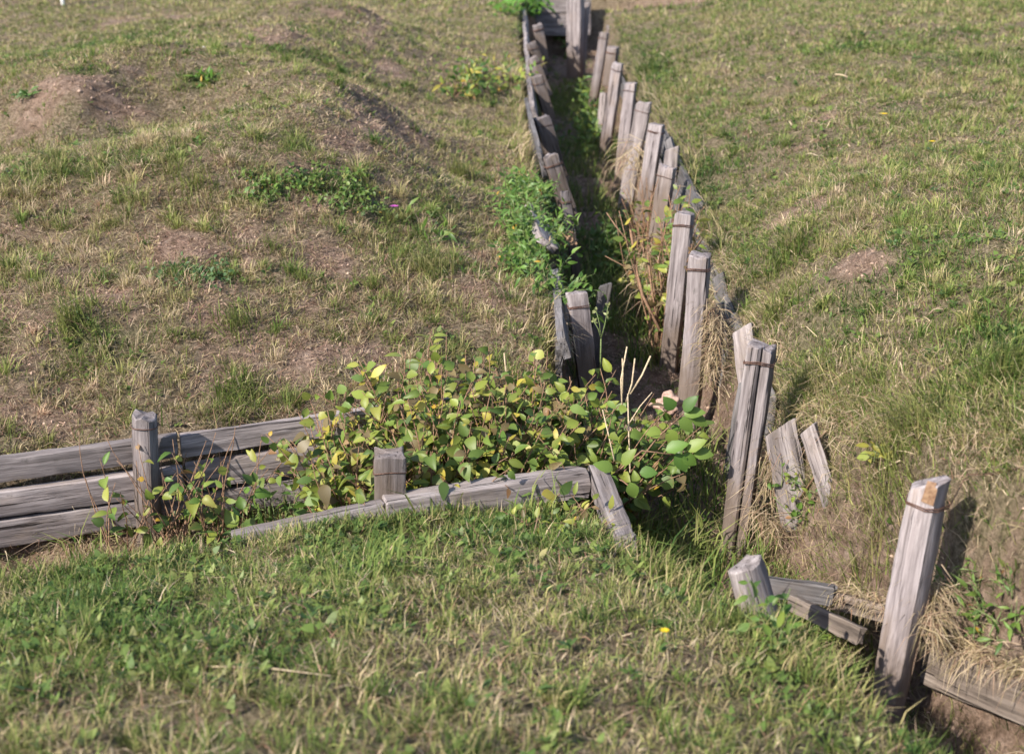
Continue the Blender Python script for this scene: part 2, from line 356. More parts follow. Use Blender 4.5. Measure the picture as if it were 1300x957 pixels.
green_b, dry_b = Blades(), Blades()
def carpet(x0, x1, y0, y1, dens, Lm, wm):
    # tufts: several blades from one root
    x, y, z = scatter(x0, x1, y0, y1, dens)
    sd = trench(x, y); D = dirt_mask(x, y); G = green_mask(x, y)
    pd = np.clip(.95 - .88 * D + .5 * fbm(x, y, 4.5, 4, 50), .07, 1)
    pd = np.where(sd < .0, np.where(sd < -.10, .16, .10), pd)
    bank = (x < .05) & (y > 4.9) & (y < 6.8)
    pd = np.where(bank, pd * (.35 + .75 * sstep(-.35, .3, fbm(x, y, 8, 3, 55))), pd)
    k = rng.random(len(x)) < pd
    x, y, z, sd, D, G, bank = [a[k] for a in (x, y, z, sd, D, G, bank)]
    n = len(x); per = rng.integers(4, 9, n)
    cl = fbm(x, y, 9, 2, 60)
    right = (x > .9)
    fg = y < 4.3
    base_t = 2.85 - 2.3 * G + .9 * D + rng.normal(0, .75, n) + 1.15 * fbm(x, y, 1.7, 2, 61) + .9 * fbm(x, y, 6.5, 2, 62) - .80 * right + .0 * bank - .3 * fg - .45 - .35 * ((x < .9) & (y > 6.8))
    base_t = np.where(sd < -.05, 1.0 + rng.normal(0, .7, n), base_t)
    hL = Lm * np.clip(.85 + .75 * cl + .35 * G - .25 * D + rng.normal(0, .3, n), .25, 2.4)
    plate = (x < 0) & (y > 6.8)
    hL = np.where(plate, hL * .8, np.where(bank, hL * (1.2 + .5 * fbm(x, y, 3.1, 2, 64)), np.where(right & ~fg, hL * (.95 + .5 * fbm(x, y, 2.6, 2, 65)), hL)))
    ti = np.repeat(np.arange(n), per); N = len(ti)
    az = rng.uniform(0, 2 * np.pi, N); r = rng.uniform(0, .022, N)
    L = hL[ti] * rng.uniform(.5, 1.25, N)
    th0 = np.minimum(rng.gamma(2.2, .27, N), 1.5); th1 = th0 + rng.uniform(-.15, 1.35, N)
    t = base_t[ti] + rng.normal(0, .55, N)
    dead = rng.random(N) < np.clip(.21 + .34 * D[ti] + .12 * bank[ti] - .22 * G[ti] + .22 * cl[ti], .04, .75)
    t = np.where(dead, rng.uniform(np.where(bank[ti], 4.2, 3.4), np.where(bank[ti], 7.0, 6.2)), t)
    th0 = np.where(dead, rng.uniform(.5, 1.45, N), th0); th1 = np.where(dead, th0 + rng.uniform(-.1, .7, N), th1)
    c0 = pal(np.clip(t, 0, 7)); jit = rng.uniform(.65, 1.3, (N, 1)) * rng.uniform(.62, 1.3, (n, 1))[ti]; c0 = c0 * jit
    c1 = pal(np.clip(t + np.where(dead, 0, rng.uniform(0, 1.0, N)), 0, np.where(dead, 7, 5.2))) * jit
    w = wm * rng.uniform(.6, 1.35, N)
    X = x[ti] + r * np.cos(az); Y = y[ti] + r * np.sin(az); Z = z[ti] - .004
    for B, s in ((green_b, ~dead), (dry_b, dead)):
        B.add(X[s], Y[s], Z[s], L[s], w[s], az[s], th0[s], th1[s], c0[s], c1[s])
def clumps(x0, x1, y0, y1, n, L, w, tm, tsd=.8, kmin=25, kmax=80):
    cx = rng.uniform(x0, x1, n); cy = rng.uniform(y0, y1, n); cz = hz(cx, cy)
    k = visible(cx, cy, cz) & (trench(cx, cy) > .05) & (rng.random(n) < 1 - .7 * dirt_mask(cx, cy)); cx, cy = cx[k], cy[k]; n = len(cx)
    per = rng.integers(kmin, kmax, n); i = np.repeat(np.arange(n), per); N = len(i)
    az = rng.uniform(0, 6.283, N); r = np.abs(rng.normal(0, .022, N)) * rng.uniform(.6, 1.8, n)[i]
    x = cx[i] + r * np.cos(az); y = cy[i] + r * np.sin(az)
    tt = rng.normal(tm, tsd, n)[i] + rng.normal(0, .5, N); ll = (L * rng.uniform(.6, 1.5, n))[i] * rng.uniform(.5, 1.2, N)
    a2 = az + rng.normal(0, .6, N); th = np.minimum(np.abs(rng.normal(.45, .35, N)), 1.4)
    j = rng.uniform(.7, 1.3, (n, 1))[i] * rng.uniform(.75, 1.25, (N, 1))
    green_b.add(x, y, hz(x, y) - .003, ll, w * rng.uniform(.6, 1.3, N), a2, th, th + rng.uniform(.1, 1.3, N), pal(np.clip(tt, 0, 7)) * j, pal(np.clip(tt + rng.uniform(0, 1, N), 0, 5.5)) * j)
clumps(-2.9, .1, 4.6, 7.2, 420, .075, .0032, 1.9, .8)
clumps(-2.9, .1, 4.6, 7.2, 260, .065, .0030, 4.6, .9)
clumps(1.0, 3.2, 2.6, 7.4, 420, .065, .0032, 1.6, .7)
clumps(1.0, 3.2, 2.6, 7.4, 160, .06, .0030, 4.0, .7)
clumps(-4.2, 4.6, 7.4, 12, 420, .065, .0046, 1.7, .8)
clumps(-1.7, 1.2, 2.0, 4.2, 220, .065, .0032, 1.5, .7)
# zones (tufts per square metre, blade length, blade width)
carpet(-1.6, 2.0, 1.9, 3.2, 2500, .052, .0030)
carpet(-2.1, 1.5, 3.2, 4.4, 2300, .056, .0031)
carpet(.9, 2.4, 2.5, 4.4, 1500, .070, .0034)
carpet(-2.9, .5, 4.4, 7.4, 3000, .044, .0030)
carpet(.5, 3.2, 4.4, 7.4, 2300, .044, .0031)
carpet(-4.2, 4.6, 7.4, 11, 1300, .048, .0042)
carpet(-6.2, 6.6, 11, 16, 640, .054, .0062)
carpet(-8.5, 9, 16, 27, 220, .070, .011)

# loose straw lying in every direction on the ground
def litter(x0, x1, y0, y1, dens, Lm, wm):
    x, y, z = scatter(x0, x1, y0, y1, dens); D = dirt_mask(x, y); G = green_mask(x, y); sd = trench(x, y)
    k = (rng.random(len(x)) < np.clip(.55 + .45 * D - .4 * G, .05, 1)) & (sd > -.02)
    x, y, z = x[k], y[k], z[k]; n = len(x)
    az = rng.uniform(0, 2 * np.pi, n); th0 = rng.uniform(1.0, 1.5, n); th1 = rng.uniform(1.35, 2.0, n)
    c = pal(rng.uniform(3.3, 6.9, n)) * rng.uniform(.6, 1.2, (n, 1)); m_ = (np.clip(D[k] + .35 * (x < .1) * (y > 4.9) * (y < 7), 0, 1) * rng.uniform(.2, 1, n))[:, None]; c = c * (1 - m_) + np.array([.43, .28, .215]) * rng.uniform(.3, 1.35, (n, 1)) * m_
    dry_b.add(x, y, z + .004, Lm * rng.uniform(.5, 1.8, n), wm * rng.uniform(.6, 1.3, n), az, th0, th1, c, c)
litter(-2.0, 2.2, 2.0, 4.4, 1500, .06, .0026)
litter(-2.9, .4, 4.4, 7.6, 4600, .05, .0028)
litter(.4, 3.2, 4.4, 7.6, 2600, .055, .0027)
litter(-4.2, 4.6, 7.4, 11, 1300, .06, .004)
litter(-6.2, 6.6, 11, 18, 260, .08, .0065)

# dead grass that hangs over the right wall of the trench and over the side trench
def fringe(pts, n, Lm, az0, spread, t0=3.6, t1=6, off=.05, B=dry_b, th=(.7, 1.5), droop=(.5, 1.3), w=.0028):
    pts = np.array(pts); seg = np.hypot(*np.diff(pts, axis=0).T); cum = np.r_[0, np.cumsum(seg)]
    s = rng.uniform(0, cum[-1], n)
    x = np.interp(s, cum, pts[:, 0]) + rng.normal(0, off, n); y = np.interp(s, cum, pts[:, 1]) + rng.normal(0, off, n)
    keep = fbm(s * 3, s * 0, 1.3, 2, 70) + rng.normal(0, .3, n) > -.15
    x, y = x[keep], y[keep]; n = len(x); z = hz(x, y)
    az = az0 + rng.normal(0, spread, n); th0 = rng.uniform(*th, n); th1 = th0 + rng.uniform(*droop, n)
    t = rng.uniform(t0, t1, n); c = pal(t) * rng.uniform(.7, 1.2, (n, 1))
    B.add(x, y, z, Lm * rng.uniform(.5, 1.4, n), w * rng.uniform(.7, 1.3, n), az, th0, th1, c, c)
fringe([(1.66, 3.0), (1.38, 3.66), (1.06, 4.7), (.99, 5.9), (.99, 6.9)], 3600, .11, math.pi, 1.3)
fringe([(1.66, 3.0), (1.38, 3.66), (1.06, 4.7), (.99, 5.9), (.99, 7.2)], 3000, .11, math.pi, 1.4, .8, 3.4, .07, green_b, (.2, 1.0))
fringe([(.99, 6.9), (1.06, 9.2), (1.08, 14)], 2600, .14, math.pi, 1.0, 1.5, 5, .05, green_b, (.3, 1.0), (.3, .9), .004)
fringe([(-2.3, 4.53), (-.7, 5.12), (.1, 5.44)], 3000, .10, -1.2, 1.0, 3.0, 6, .05)
fringe([(-2.3, 4.53), (-.7, 5.12), (.1, 5.44)], 900, .09, -1.2, 1.2, .6, 3, .05, green_b, (.1, .8))
fringe([(.16, 5.7), (.1, 8.5), (.05, 13)], 2600, .12, 0., 1.0, 2.0, 5.5, .05, green_b, (.2, .9), (.2, .9), .004)
fringe([(.30, 4.4), (.36, 4.0), (.56, 3.5), (.85, 2.95)], 2000, .10, .4, 1.2, .6, 4.0, .05, green_b, (.1, .9), (.2, 1.0), .0034)
fringe([(-1.9, 3.83), (-.87, 4.12), (.25, 4.5)], 2000, .06, 1.6, 1.2, .3, 4.0, .045, green_b, (.05, .7), (.1, .8), .0036)
fringe([(-1.35, 4.78), (-1.28, 4.80)], 220, .2, -1.4, .5, 4, 6, .03)     # dead clump drooping over the boards
fringe([(-1.63, 4.68), (-1.58, 4.70)], 260, .22, -1.4, .6, 4, 6, .03)

def hang(pts, n, L, az0, sp=.5, t0=3.4, t1=6, jit=.02, w=.0028, th=(.9, 2.2)):
    P = np.array([at_y(*p) for p in pts]); k = rng.integers(0, len(P) - 1, n); f = rng.random(n)[:, None]
    Q = P[k] * (1 - f) + P[k + 1] * f + rng.normal(0, jit, (n, 3))
    th0 = rng.uniform(*th, n); c = pal(rng.uniform(t0, t1, n)) * rng.uniform(.6, 1.15, (n, 1))
    dry_b.add(Q[:, 0], Q[:, 1], Q[:, 2], L * rng.uniform(.4, 1.4, n), w * rng.uniform(.6, 1.3, n), az0 + rng.normal(0, sp, n), th0, th0 + rng.uniform(.2, 1.0, n), c, c)
hang([(905, 385, 5.83), (908, 430, 5.80), (905, 480, 5.78)], 520, .12, -2.2, 1.1)
hang([(985, 560, 4.72), (978, 620, 4.68)], 300, .14, -2.0, .9)
hang([(962, 640, 4.62), (990, 680, 4.55)], 160, .13, -1.6, 1.2)
hang([(1190, 812, 3.60), (1240, 826, 3.46), (1330, 858, 3.22)], 520, .11, -2.2, 1.3, jit=.015)
hang([(1050, 748, 3.93), (1090, 757, 3.84), (1135, 768, 3.74)], 420, .08, -2.0, 1.2, jit=.015)
hang([(1190, 740, 3.6), (1175, 800, 3.5)], 260, .14, -1.2, .8)
hang([(790, 205, 9.6), (812, 180, 9.6), (800, 240, 9.4)], 110, .25, -1.6, .8, w=.006)
hang([(820, 300, 7.3), (838, 380, 6.95)], 140, .25, -1.8, .9, w=.004)
hang([(700, 372, 6.4), (718, 440, 5.7)], 220, .10, -.8, .9)
weeds_b = Blades()
def small_leaves(x0, x1, y0, y1, dens, Lm, base):
    x, y, z = scatter(x0, x1, y0, y1, dens); G = green_mask(x, y); D = dirt_mask(x, y); sd = trench(x, y)
    k = (rng.random(len(x)) < np.clip(base + 1.1 * G - .5 * D + .5 * fbm(x, y, 3.3, 3, 90), .01, 1)) & (sd > .0)
    x, y, z = x[k], y[k], z[k]; n = len(x); per = rng.integers(3, 7, n); i = np.repeat(np.arange(n), per); N = len(i)
    az = rng.uniform(0, 6.283, N); L = (Lm * rng.uniform(.6, 1.4, n))[i] * rng.uniform(.7, 1.2, N); th = rng.uniform(.7, 1.5, N)
    c = pal(np.clip(rng.normal(1.15, .6, n), 0, 3))[i] * rng.uniform(.75, 1.2, (N, 1)); r = rng.uniform(.0, .012, N)
    weeds_b.add(x[i] + r * np.cos(az), y[i] + r * np.sin(az), z[i] + rng.uniform(.004, .03, N), L, L * rng.uniform(.35, .7, N), az, th, th + rng.uniform(-.3, .5, N), c, c * 1.08, az + np.pi / 2)
small_leaves(-1.6, 1.2, 1.9, 4.4, 850, .024, .04)
small_leaves(-2.9, .3, 4.4, 7.6, 600, .022, .06)
small_leaves(.9, 3.2, 2.5, 7.6, 620, .022, .16)
small_leaves(-4.2, 4.6, 7.6, 12, 160, .03, .05)
tag(weeds_b.build('ground_weeds', M_LEAF), 'small broad leaved weeds and clover mixed through the turf', 'weeds', None, 'stuff')
def crumbs(x0, x1, y0, y1, dens, size):
    x, y, z = scatter(x0, x1, y0, y1, dens); D = dirt_mask(x, y); sd = trench(x, y)
    k = rng.random(len(x)) < np.where(sd < .03, .5, np.clip(D - .1, 0.02, 1)); x, y, z = x[k], y[k], z[k]; n = len(x)
    o = np.array([(1, 0, 0), (0, 1, 0), (-1, 0, 0), (0, -1, 0), (0, 0, .8), (0, 0, -.6)]); f = np.array([(0, 1, 4), (1, 2, 4), (2, 3, 4), (3, 0, 4), (1, 0, 5), (2, 1, 5), (3, 2, 5), (0, 3, 5)])
    a = rng.uniform(0, 6.283, n); sz = size * np.minimum(rng.lognormal(0, .45, n), 2.2)
    v = o[None] * (1 + rng.normal(0, .3, (n, 6, 1))) * sz[:, None, None]; X = v[..., 0] * np.cos(a)[:, None] - v[..., 1] * np.sin(a)[:, None]; Y = v[..., 0] * np.sin(a)[:, None] + v[..., 1] * np.cos(a)[:, None]
    V = np.stack([X + x[:, None], Y + y[:, None], v[..., 2] + z[:, None]], -1).reshape(-1, 3)
    c = np.array([.34, .24, .185]) * rng.uniform(.35, 1.35, (n, 1)); C = np.repeat(c, 6, 0)
    return V, (np.arange(n)[:, None, None] * 6 + f[None]).reshape(-1, 3), C
cr = [crumbs(-2.9, 3.2, 2.3, 7.6, 2200, .0045), crumbs(-4.2, 4.6, 7.6, 13, 500, .007)]
nv = len(cr[0][0])
tag(link('soil_crumbs', fast_mesh('soil_crumbs', np.r_[cr[0][0], cr[1][0]], np.r_[cr[0][1], cr[1][1] + nv], np.r_[cr[0][2], cr[1][2]]), M_CRUMB), 'crumbs and small clods of dry soil on the bare patches', 'soil', None, 'stuff')

grass_o = tag(green_b.build('grass', M_GRASS), kind='stuff')
dry_o = tag(dry_b.build('dry_grass', M_GRASS), kind='stuff')
tag(grass_o, 'short green and yellowing grass growing over the banks', 'grass')
tag(dry_o, 'dead straw and dry grass matted over the banks', 'dry grass')

# ------------------------------------------------------------------ timber
def timber_mesh(L, w, t, profile='square', warp=.004, top='flat', seed=0, bottomcap=True):
    rs = np.random.default_rng(seed)
    hw, ht = w / 2, t / 2
    b = min(hw, ht) * .16
    def rnd(pts):
        out = []
        n = len(pts)
        for i in range(n):
            p = np.array(pts[i]); a = np.array(pts[i - 1]); c = np.array(pts[(i + 1) % n])
            bb = min(b, np.linalg.norm(a - p) * .4, np.linalg.norm(c - p) * .4)
            out.append(p + (a - p) / np.linalg.norm(a - p) * bb); out.append(p + (c - p) / np.linalg.norm(c - p) * bb)
        return out
    if profile == 'square': base = [(-hw, -ht), (hw, -ht), (hw, ht), (-hw, ht)]
    elif profile == 'cracked': 
        g = hw * .16
        base = [(-hw, -ht), (g - .0045, -ht), (g - .001, -ht + t * .38), (g + .0045, -ht), (hw, -ht), (hw, ht), (-hw, ht)]
    elif profile == 'hewn':      # corners cut away, a ridge down the middle of the front
        base = [(-hw, -ht * .25), (-hw * .15, -ht), (hw * .45, -ht * .95), (hw, -ht * .1), (hw * .9, ht), (-hw * .9, ht)]
    else:                        # round
        base = [(hw * math.cos(a), ht * math.sin(a)) for a in np.linspace(0, 2 * np.pi, 13)[:-1]]
    prof = np.array(rnd(base) if profile != 'round' else base); n = len(prof)
    # subdivide long edges so the surface can be uneven
    P = []
    for i in range(n):
        a, c = prof[i], prof[(i + 1) % n]; k = max(1, int(np.linalg.norm(c - a) / .035))
        for j in range(k): P.append(a + (c - a) * j / k)
    P = np.array(P); n = len(P)
    nz = max(4, int(L / .04)); zs = np.linspace(0, L, nz + 1)
    ph = rs.uniform(0, 6, 6); V = []; Fc = []
    taper = rs.uniform(-.05, .05)
    edgej = rs.normal(0, .0020, n); lowz = rs.uniform(0, 6, n)
    for i, z in enumerate(zs):
        f = z / L
        s = 1 + taper * (f - .5) + .018 * math.sin(5 * z + ph[0])
        cx = warp * math.sin(2.2 * z + ph[1]) ; cy = warp * math.sin(2.9 * z + ph[2])
        tw = .025 * math.sin(1.5 * z + ph[3]); ca, sa = math.cos(tw), math.sin(tw)
        jj = edgej + rs.normal(0, .0011, n) + .0018 * np.sin(zs[i] * 9 + lowz) - (.006 * rs.random(n) ** 3 if i >= nz - 1 else 0)
        for k, (x, y) in enumerate(P):
            r = math.hypot(x, y) or 1; sc = s * (1 + jj[k] / r * 1.0)
            X, Y = x * sc, y * sc
            V.append([X * ca - Y * sa + cx, X * sa + Y * ca + cy, z])
    for i in range(nz):
        for k in range(n):
            a = i * n + k; c = i * n + (k + 1) % n
            Fc.append((a, c, c + n, a + n))
    V = np.array(V)
    # top end: uneven saw cut or worn
    zt = V[-n:]
    slope = rs.uniform(-.12, .12, 2)
    if top == 'slant': slope = np.array([.45, -.1])
    if top == 'worn': zt[:, 2] += rs.normal(0, .005, n) - .010 * rs.random(n) ** 4
    zt[:, 2] += zt[:, 0] * slope[0] + zt[:, 1] * slope[1]
    def cap(ring, sgn):
        nonlocal V
        idx_ = ring; c = V[idx_].mean(0)
        r1 = []; 
        base_i = len(V)
        inner = c + (V[idx_] - c) * .9; inner[:, 2] += sgn * .004
        inner2 = c + (V[idx_] - c) * .5; inner2[:, 2] += sgn * (.004 + rs.normal(0, .0015, len(idx_)))
        V = np.vstack([V, inner, inner2, c + np.array([0, 0, sgn * .004])])
        m = len(idx_)
        for k in range(m):
            a, b_ = idx_[k], idx_[(k + 1) % m]; i0, i1 = base_i + k, base_i + (k + 1) % m; j0, j1 = i0 + m, i1 + m
            q1, q2, q3 = (a, b_, i1, i0), (i0, i1, j1, j0), (j0, j1, base_i + 2 * m)
            for f_ in (q1, q2, q3): Fc.append(f_ if sgn > 0 else f_[::-1])
    cap(list(range(nz * n, nz * n + n)), 1); cap(list(range(n)), -1)
    me = bpy.data.meshes.new('timber'); me.from_pydata(V.tolist(), [], Fc); me.update()
    me.polygons.foreach_set('use_smooth', np.ones(len(me.polygons), bool)); me.set_sharp_from_angle(angle=R(38))
    return me
def frame_matrix(p0, p1, face):
    z = Vector(p1) - Vector(p0); L = z.length; z.normalize()
    f = Vector(face); f = f - z * f.dot(z); f.normalize()
    y = -f; x = y.cross(z)
    m = Matrix((x, y, z)).transposed().to_4x4(); m.translation = Vector(p0); return m, L
_seed = [100]
class Tube:
    def __init__(s): s.V = []; s.F = []
    def tube(s, pts, r, n=6):
        pts = [Vector(p) for p in pts]; m = len(pts)
        rr = r if hasattr(r, '__len__') else [r] * m
        b = len(s.V); prev = None
        for i, p in enumerate(pts):
            d = (pts[min(i + 1, m - 1)] - pts[max(i - 1, 0)]).normalized()
            if prev is None:
                prev = d.orthogonal().normalized()
            u = (prev - d * prev.dot(d)).normalized(); prev = u; v_ = d.cross(u)
            for k in range(n):
                a = 2 * math.pi * k / n; s.V.append(p + (u * math.cos(a) + v_ * math.sin(a)) * rr[i])
        for i in range(m - 1):
            for k in range(n):
                a = b + i * n + k; c = b + i * n + (k + 1) % n; s.F.append((a, c, c + n, a + n))
        s.F.append(tuple(range(b, b + n))[::-1]); s.F.append(tuple(range(b + (m - 1) * n, b + m * n)))
    def build(s, name, mat, parent=None, smooth=True):
        me = bpy.data.meshes.new(name); me.from_pydata([tuple(v) for v in s.V], [], s.F); me.update()
        if smooth: me.polygons.foreach_set('use_smooth', np.ones(len(me.polygons), bool))
        return link(name, me, mat, parent)

def post(label, top, bot, w_px, Y, Yb=None, t=None, profile='square', mat=None, wire=True, group=None, face=(-.35, -1, .1), below=.12, top_kind='worn', warp=.003, name='wooden_post', cat='post', wire_drop=.055, tail=None, w=None):
    pt = at_y(*top, Y); pb = at_y(*bot, Yb or Y)
    dep = float((pt - np.array([0, 0, CAMZ])) @ FW)
    w = w or w_px * dep / F; t = t or w * .8
    ax = pb - pt; ax /= np.linalg.norm(ax); pb = pb + ax * below
    m, L = frame_matrix(pb, pt, face)
    _seed[0] += 1
    root = empty(name, (0, 0, 0), label, cat, group); root.matrix_world = m
    me = timber_mesh(L, w, t, profile, warp, top_kind, _seed[0])
    link('shaft', me, mat or M_WOOD, root)
    if wire:
        T_ = Tube(); zz = L - wire_drop; g = .0035; hw, ht = w / 2 * 1.02 + g, t / 2 * 1.02 + g
        if profile == 'hewn': ring = [(-hw, -ht * .25), (-hw * .15, -ht), (hw * .45, -ht * .95), (hw, -ht * .1), (hw * .9, ht), (-hw * .9, ht)]
        elif profile == 'round': ring = [(hw * math.cos(a), ht * math.sin(a)) for a in np.linspace(0, 2 * np.pi, 15)[:-1]]
        else: ring = [(-hw, -ht), (0, -ht * 1.02), (hw, -ht), (hw, ht), (-hw, ht)]
        sl = random.uniform(-.1, .1)
        P = [(x, y, zz + x * sl + random.uniform(-.005, .005)) for x, y in ring]; P.append(P[0]); P.append(P[1])
        wr = max(.0020, .0009 * dep / 4)
        T_.tube(P, wr, 5)
        if profile in ('square', 'cracked', 'hewn') and random.random() < .6:
            T_.tube([(x * 1.01, y * 1.01, z + .007 + .004 * math.sin(9 * x)) for x, y, z in P], wr, 5)
        if tail is not None:
            inv = m.inverted(); pts = [Vector((hw, 0, zz))] + [inv @ Vector(p) for p in tail]
            T_.tube(pts, wr * .8, 5)
        T_.build('wire_band', M_WIRE, root)
    return root
GR = 'upright posts along the right wall of the trench'
GL = 'upright posts along the left wall of the trench'
# right row, near to far
tail = [on_ground(1225, 622) + np.array([0, 0, .05]), on_ground(1262, 614) + np.array([0, 0, .03]), on_ground(1312, 610) + np.array([0, 0, .05])]
r1 = post('thick hewn grey post nearest the camera on the right, orange notch at its top', (1182, 614), (1130, 872), 49, 3.55, profile='hewn', group=GR, face=(-.25, -1, 0), tail=tail, below=.15, t=.095, top_kind='slant', wire_drop=.065)
# fresh notch: a small wedge of broken wood at the top of that post
def notch(root, w, t, L):
    V = [(-.022, -t / 2 - .003, L - .052), (.012, -t / 2 - .003, L - .060), (.014, -t / 2 - .004, L - .012), (-.018, -t / 2 - .004, L - .008),
         (-.018, -t / 2 + .02, L - .052), (.010, -t / 2 + .02, L - .06), (.010, -t / 2 + .016, L + .002), (-.014, -t / 2 + .016, L + .004)]
    Fq = [(0, 1, 2, 3), (3, 2, 6, 7), (0, 3, 7, 4), (1, 5, 6, 2), (4, 7, 6, 5), (0, 4, 5, 1)]
    me = bpy.data.meshes.new('notch'); me.from_pydata(V, [], Fq); me.update()
    o = link('notch', me, M_FRESH, root); o['label'] = 'orange freshly broken notch'
Lr1 = max(v.co.z for v in r1.children[0].data.vertices)
notch(r1, .10, .095, Lr1 - .008)
post('tall grey post split down its face by one long crack', (968, 440), (936, 672), 34, 4.70, profile='cracked', group=GR, t=.085)
post('grey post beside the taller post, dead grass hanging on its right', (889, 324), (874, 512), 27, 5.86, group=GR, t=.08)
post('tall straight clean grey post immediately left of the one with hanging dead grass', (870, 271), (850, 462), 22.5, 6.68, group=GR, t=.08)
post('short grey post above the yellowing wall shrub, wire near its top', (847, 212), (838, 275), 20, 7.85, group=GR)
post('grey post half hidden behind the wired post near the yellowing wall shrub', (853, 189), (848, 262), 17, 8.35, group=GR, wire=False, mat=M_WOODB, top_kind='slant')
post('grey post leaning right, fourth beyond the tall straight clean post', (835, 158), (818, 262), 18, 9.05, group=GR)
post('broad dark topped grey post just below the middle of the far right row', (818, 131), (796, 250), 18, 10.0, group=GR, mat=M_WOODB)
post('rough grey post with grass at its foot in the far right row', (801, 106), (789, 215), 14.5, 10.9, group=GR)
post('long slender pale post in the far right row', (785, 81), (768, 195), 13.5, 12.1, group=GR)
post('small short post set back in the far right row', (778, 60), (774, 92), 13, 13.2, group=GR)
post('leaning thin post at the far end of the right row', (767, 42), (753, 136), 11, 14.3, group=GR)
post('narrow low stake at the foot of the far right row', (766, 118), (761, 172), 8, 12.9, group=GR, wire=False, mat=M_WOODB)
post('tall massive weathered post at the far bend of the trench', (731, -6), (730, 92), 19, 16.9, group='posts at the far bend', wire=False, t=.16)
post('darker narrower post against the right side of the massive far post', (745, 4), (739, 82), 9, 17.15, group='posts at the far bend', wire=False, mat=M_WOODB)
post('pale grey stump behind the far end of the right row', (774, 33), (773, 48), 8, 15.8, group='pale stumps at the far bend', wire=False, below=.25)
post('tiny whitish stump right of the pale grey far stump', (783, 30), (783, 44), 6, 15.9, group='pale stumps at the far bend', wire=False, mat=M_WOOD, below=.25)
# left row
post('grey wired post beside the big shrub, alone on the left wall', (732, 373), (746, 482), 25, 6.02, group=GL, face=(.1, -1, 0), t=.06, wire_drop=.06)
post('dark shaded plank leaning inside the trench behind the lone left post', (769, 362), (757, 436), 16, 6.62, group=None, wire=False, mat=M_OLD_SHADE, face=(0, -1, 0), t=.04, top_kind='slant', name='leaning_plank', cat='plank')
post('narrow post rising from the nettles with a split lower end', (717, 244), (730, 338), 11, 7.45, group=GL, face=(.2, -1, 0), t=.06)
post('short square post next above the nettles on the left wall', (698, 198), (714, 250), 20, 8.35, group=GL, face=(.3, -1, 0), t=.08)
post('second wired post above the nettles, orange stained top', (687, 150), (704, 206), 20, 9.7, group=GL, face=(.3, -1, 0), t=.08)
post('first of the crowded far left posts, nearest the camera', (681, 97), (693, 134), 14, 11.5, group=GL, face=(.3, -1, 0))
post('middle of the crowded far left posts, pale yellowish top', (676, 74), (688, 106), 14, 12.5, group=GL, face=(.3, -1, 0))
post('back one of the crowded far left posts', (674, 55), (685, 82), 12, 13.7, group=GL, face=(.3, -1, 0))
post('slim far left post standing before the end boards', (682, 32), (688, 62), 12, 15.6, group=GL, face=(.3, -1, 0))
# side trench
post('square wired post against the back boards with a vine round it', (183, 527), (188, 672), 33, 4.76, profile='round', group='posts of the side trench', face=(0, -1, 0), t=.09, wire_drop=.04)
post('short square post standing inside the front beam before the big shrub', (495, 574), (495, 660), 38, 4.43, group='posts of the side trench', face=(0.08, -1, 0), t=.1, wire_drop=.055)
post('low flat topped stump at the grassy corner of the near trench', (946, 716), (970, 800), 50, 3.52, profile='round', group=None, face=(.4, -1, 0), t=.09, wire=False, name='wooden_stump', cat='stump', mat=M_WOODB)

def board(label, a, b, h, t, face, mat=M_WOODB, group=None, world=False, warp=.004, top_kind='worn', name='wooden_board', cat='board'):
    """a, b: (px, py, Y) of the centre line of the face, or world points"""
    pa = np.array(a) if world else at_y(*a); pb = np.array(b) if world else at_y(*b)
    m, L = frame_matrix(pa, pb, face)
    _seed[0] += 1
    me = timber_mesh(L, h, t, 'square', warp, top_kind, _seed[0])
    o = link(name, me, mat); o.matrix_world = m
    return tag(o, label, cat, group)
GB = 'boards of the back wall of the side trench'
fb = (.33, -1, .0)
def backline(x, off=0): # y of back wall at x
    return 4.66 + (x + 1.82) * .357 + off
def bb(label, x0, x1, z0, z1, h, off, t=.042, mat=M_WOODB):
    return board(label, (x0, backline(x0, off), z0), (x1, backline(x1, off), z1), h, t, fb, mat, GB, True)
bb('topmost grey board of the back wall, left of the wired post', -2.6, -1.26, -.405, -.398, .088, .02, .04)
bb('topmost board of the back wall between wired post and big shrub, knot near its middle', -1.245, -.02, -.408, -.39, .088, .03, .04)
bb('second board down in the back wall, left of the wired post', -2.6, -1.245, -.535, -.525, .104, .000)
bb('second board down in the back wall, right of the wired post', -1.23, -.05, -.530, -.515, .104, .012)
bb('third board down in the back wall, left of the wired post', -2.6, -1.22, -.655, -.648, .106, .006)
bb('third board down in the back wall, right of the wired post', -1.205, -.05, -.648, -.64, .106, .014)
# front beams
GFB = 'beams edging the grassy foreground'
def frontline(x): return 4.36 + (x + .4) * .335
ff = (.31, -.95, .0)
board('long grey front beam ending at the corner', (-.43, frontline(-.43), -.418), (.262, frontline(.262), -.408), .10, .085, ff, M_WOODB, GFB, True)
board('front beam sinking into grass at its left end', (-.92, frontline(-.92) + .006, -.465), (-.435, frontline(-.435) + .006, -.424), .092, .06, ff, M_WOODB, GFB, True)
board('lower board under the front beam, mostly buried in grass', (-.6, frontline(-.6) + .012, -.535), (.23, frontline(.23) + .012, -.53), .09, .04, ff, M_OLD_SHADE, GFB, True)
board('short side beam running from the corner towards the camera', (.308, 4.625, -.408), (.372, 4.10, -.425), .085, .065, (1, .12, 0), M_WOODB, GFB, True)
board('small cut block tucked in the corner under the beams', (.215, 4.42, -.50), (.28, 4.36, -.50), .06, .05, (.3, -1, .3), M_FRESH if False else M_WOODB, None, True, name='wood_block', cat='block')
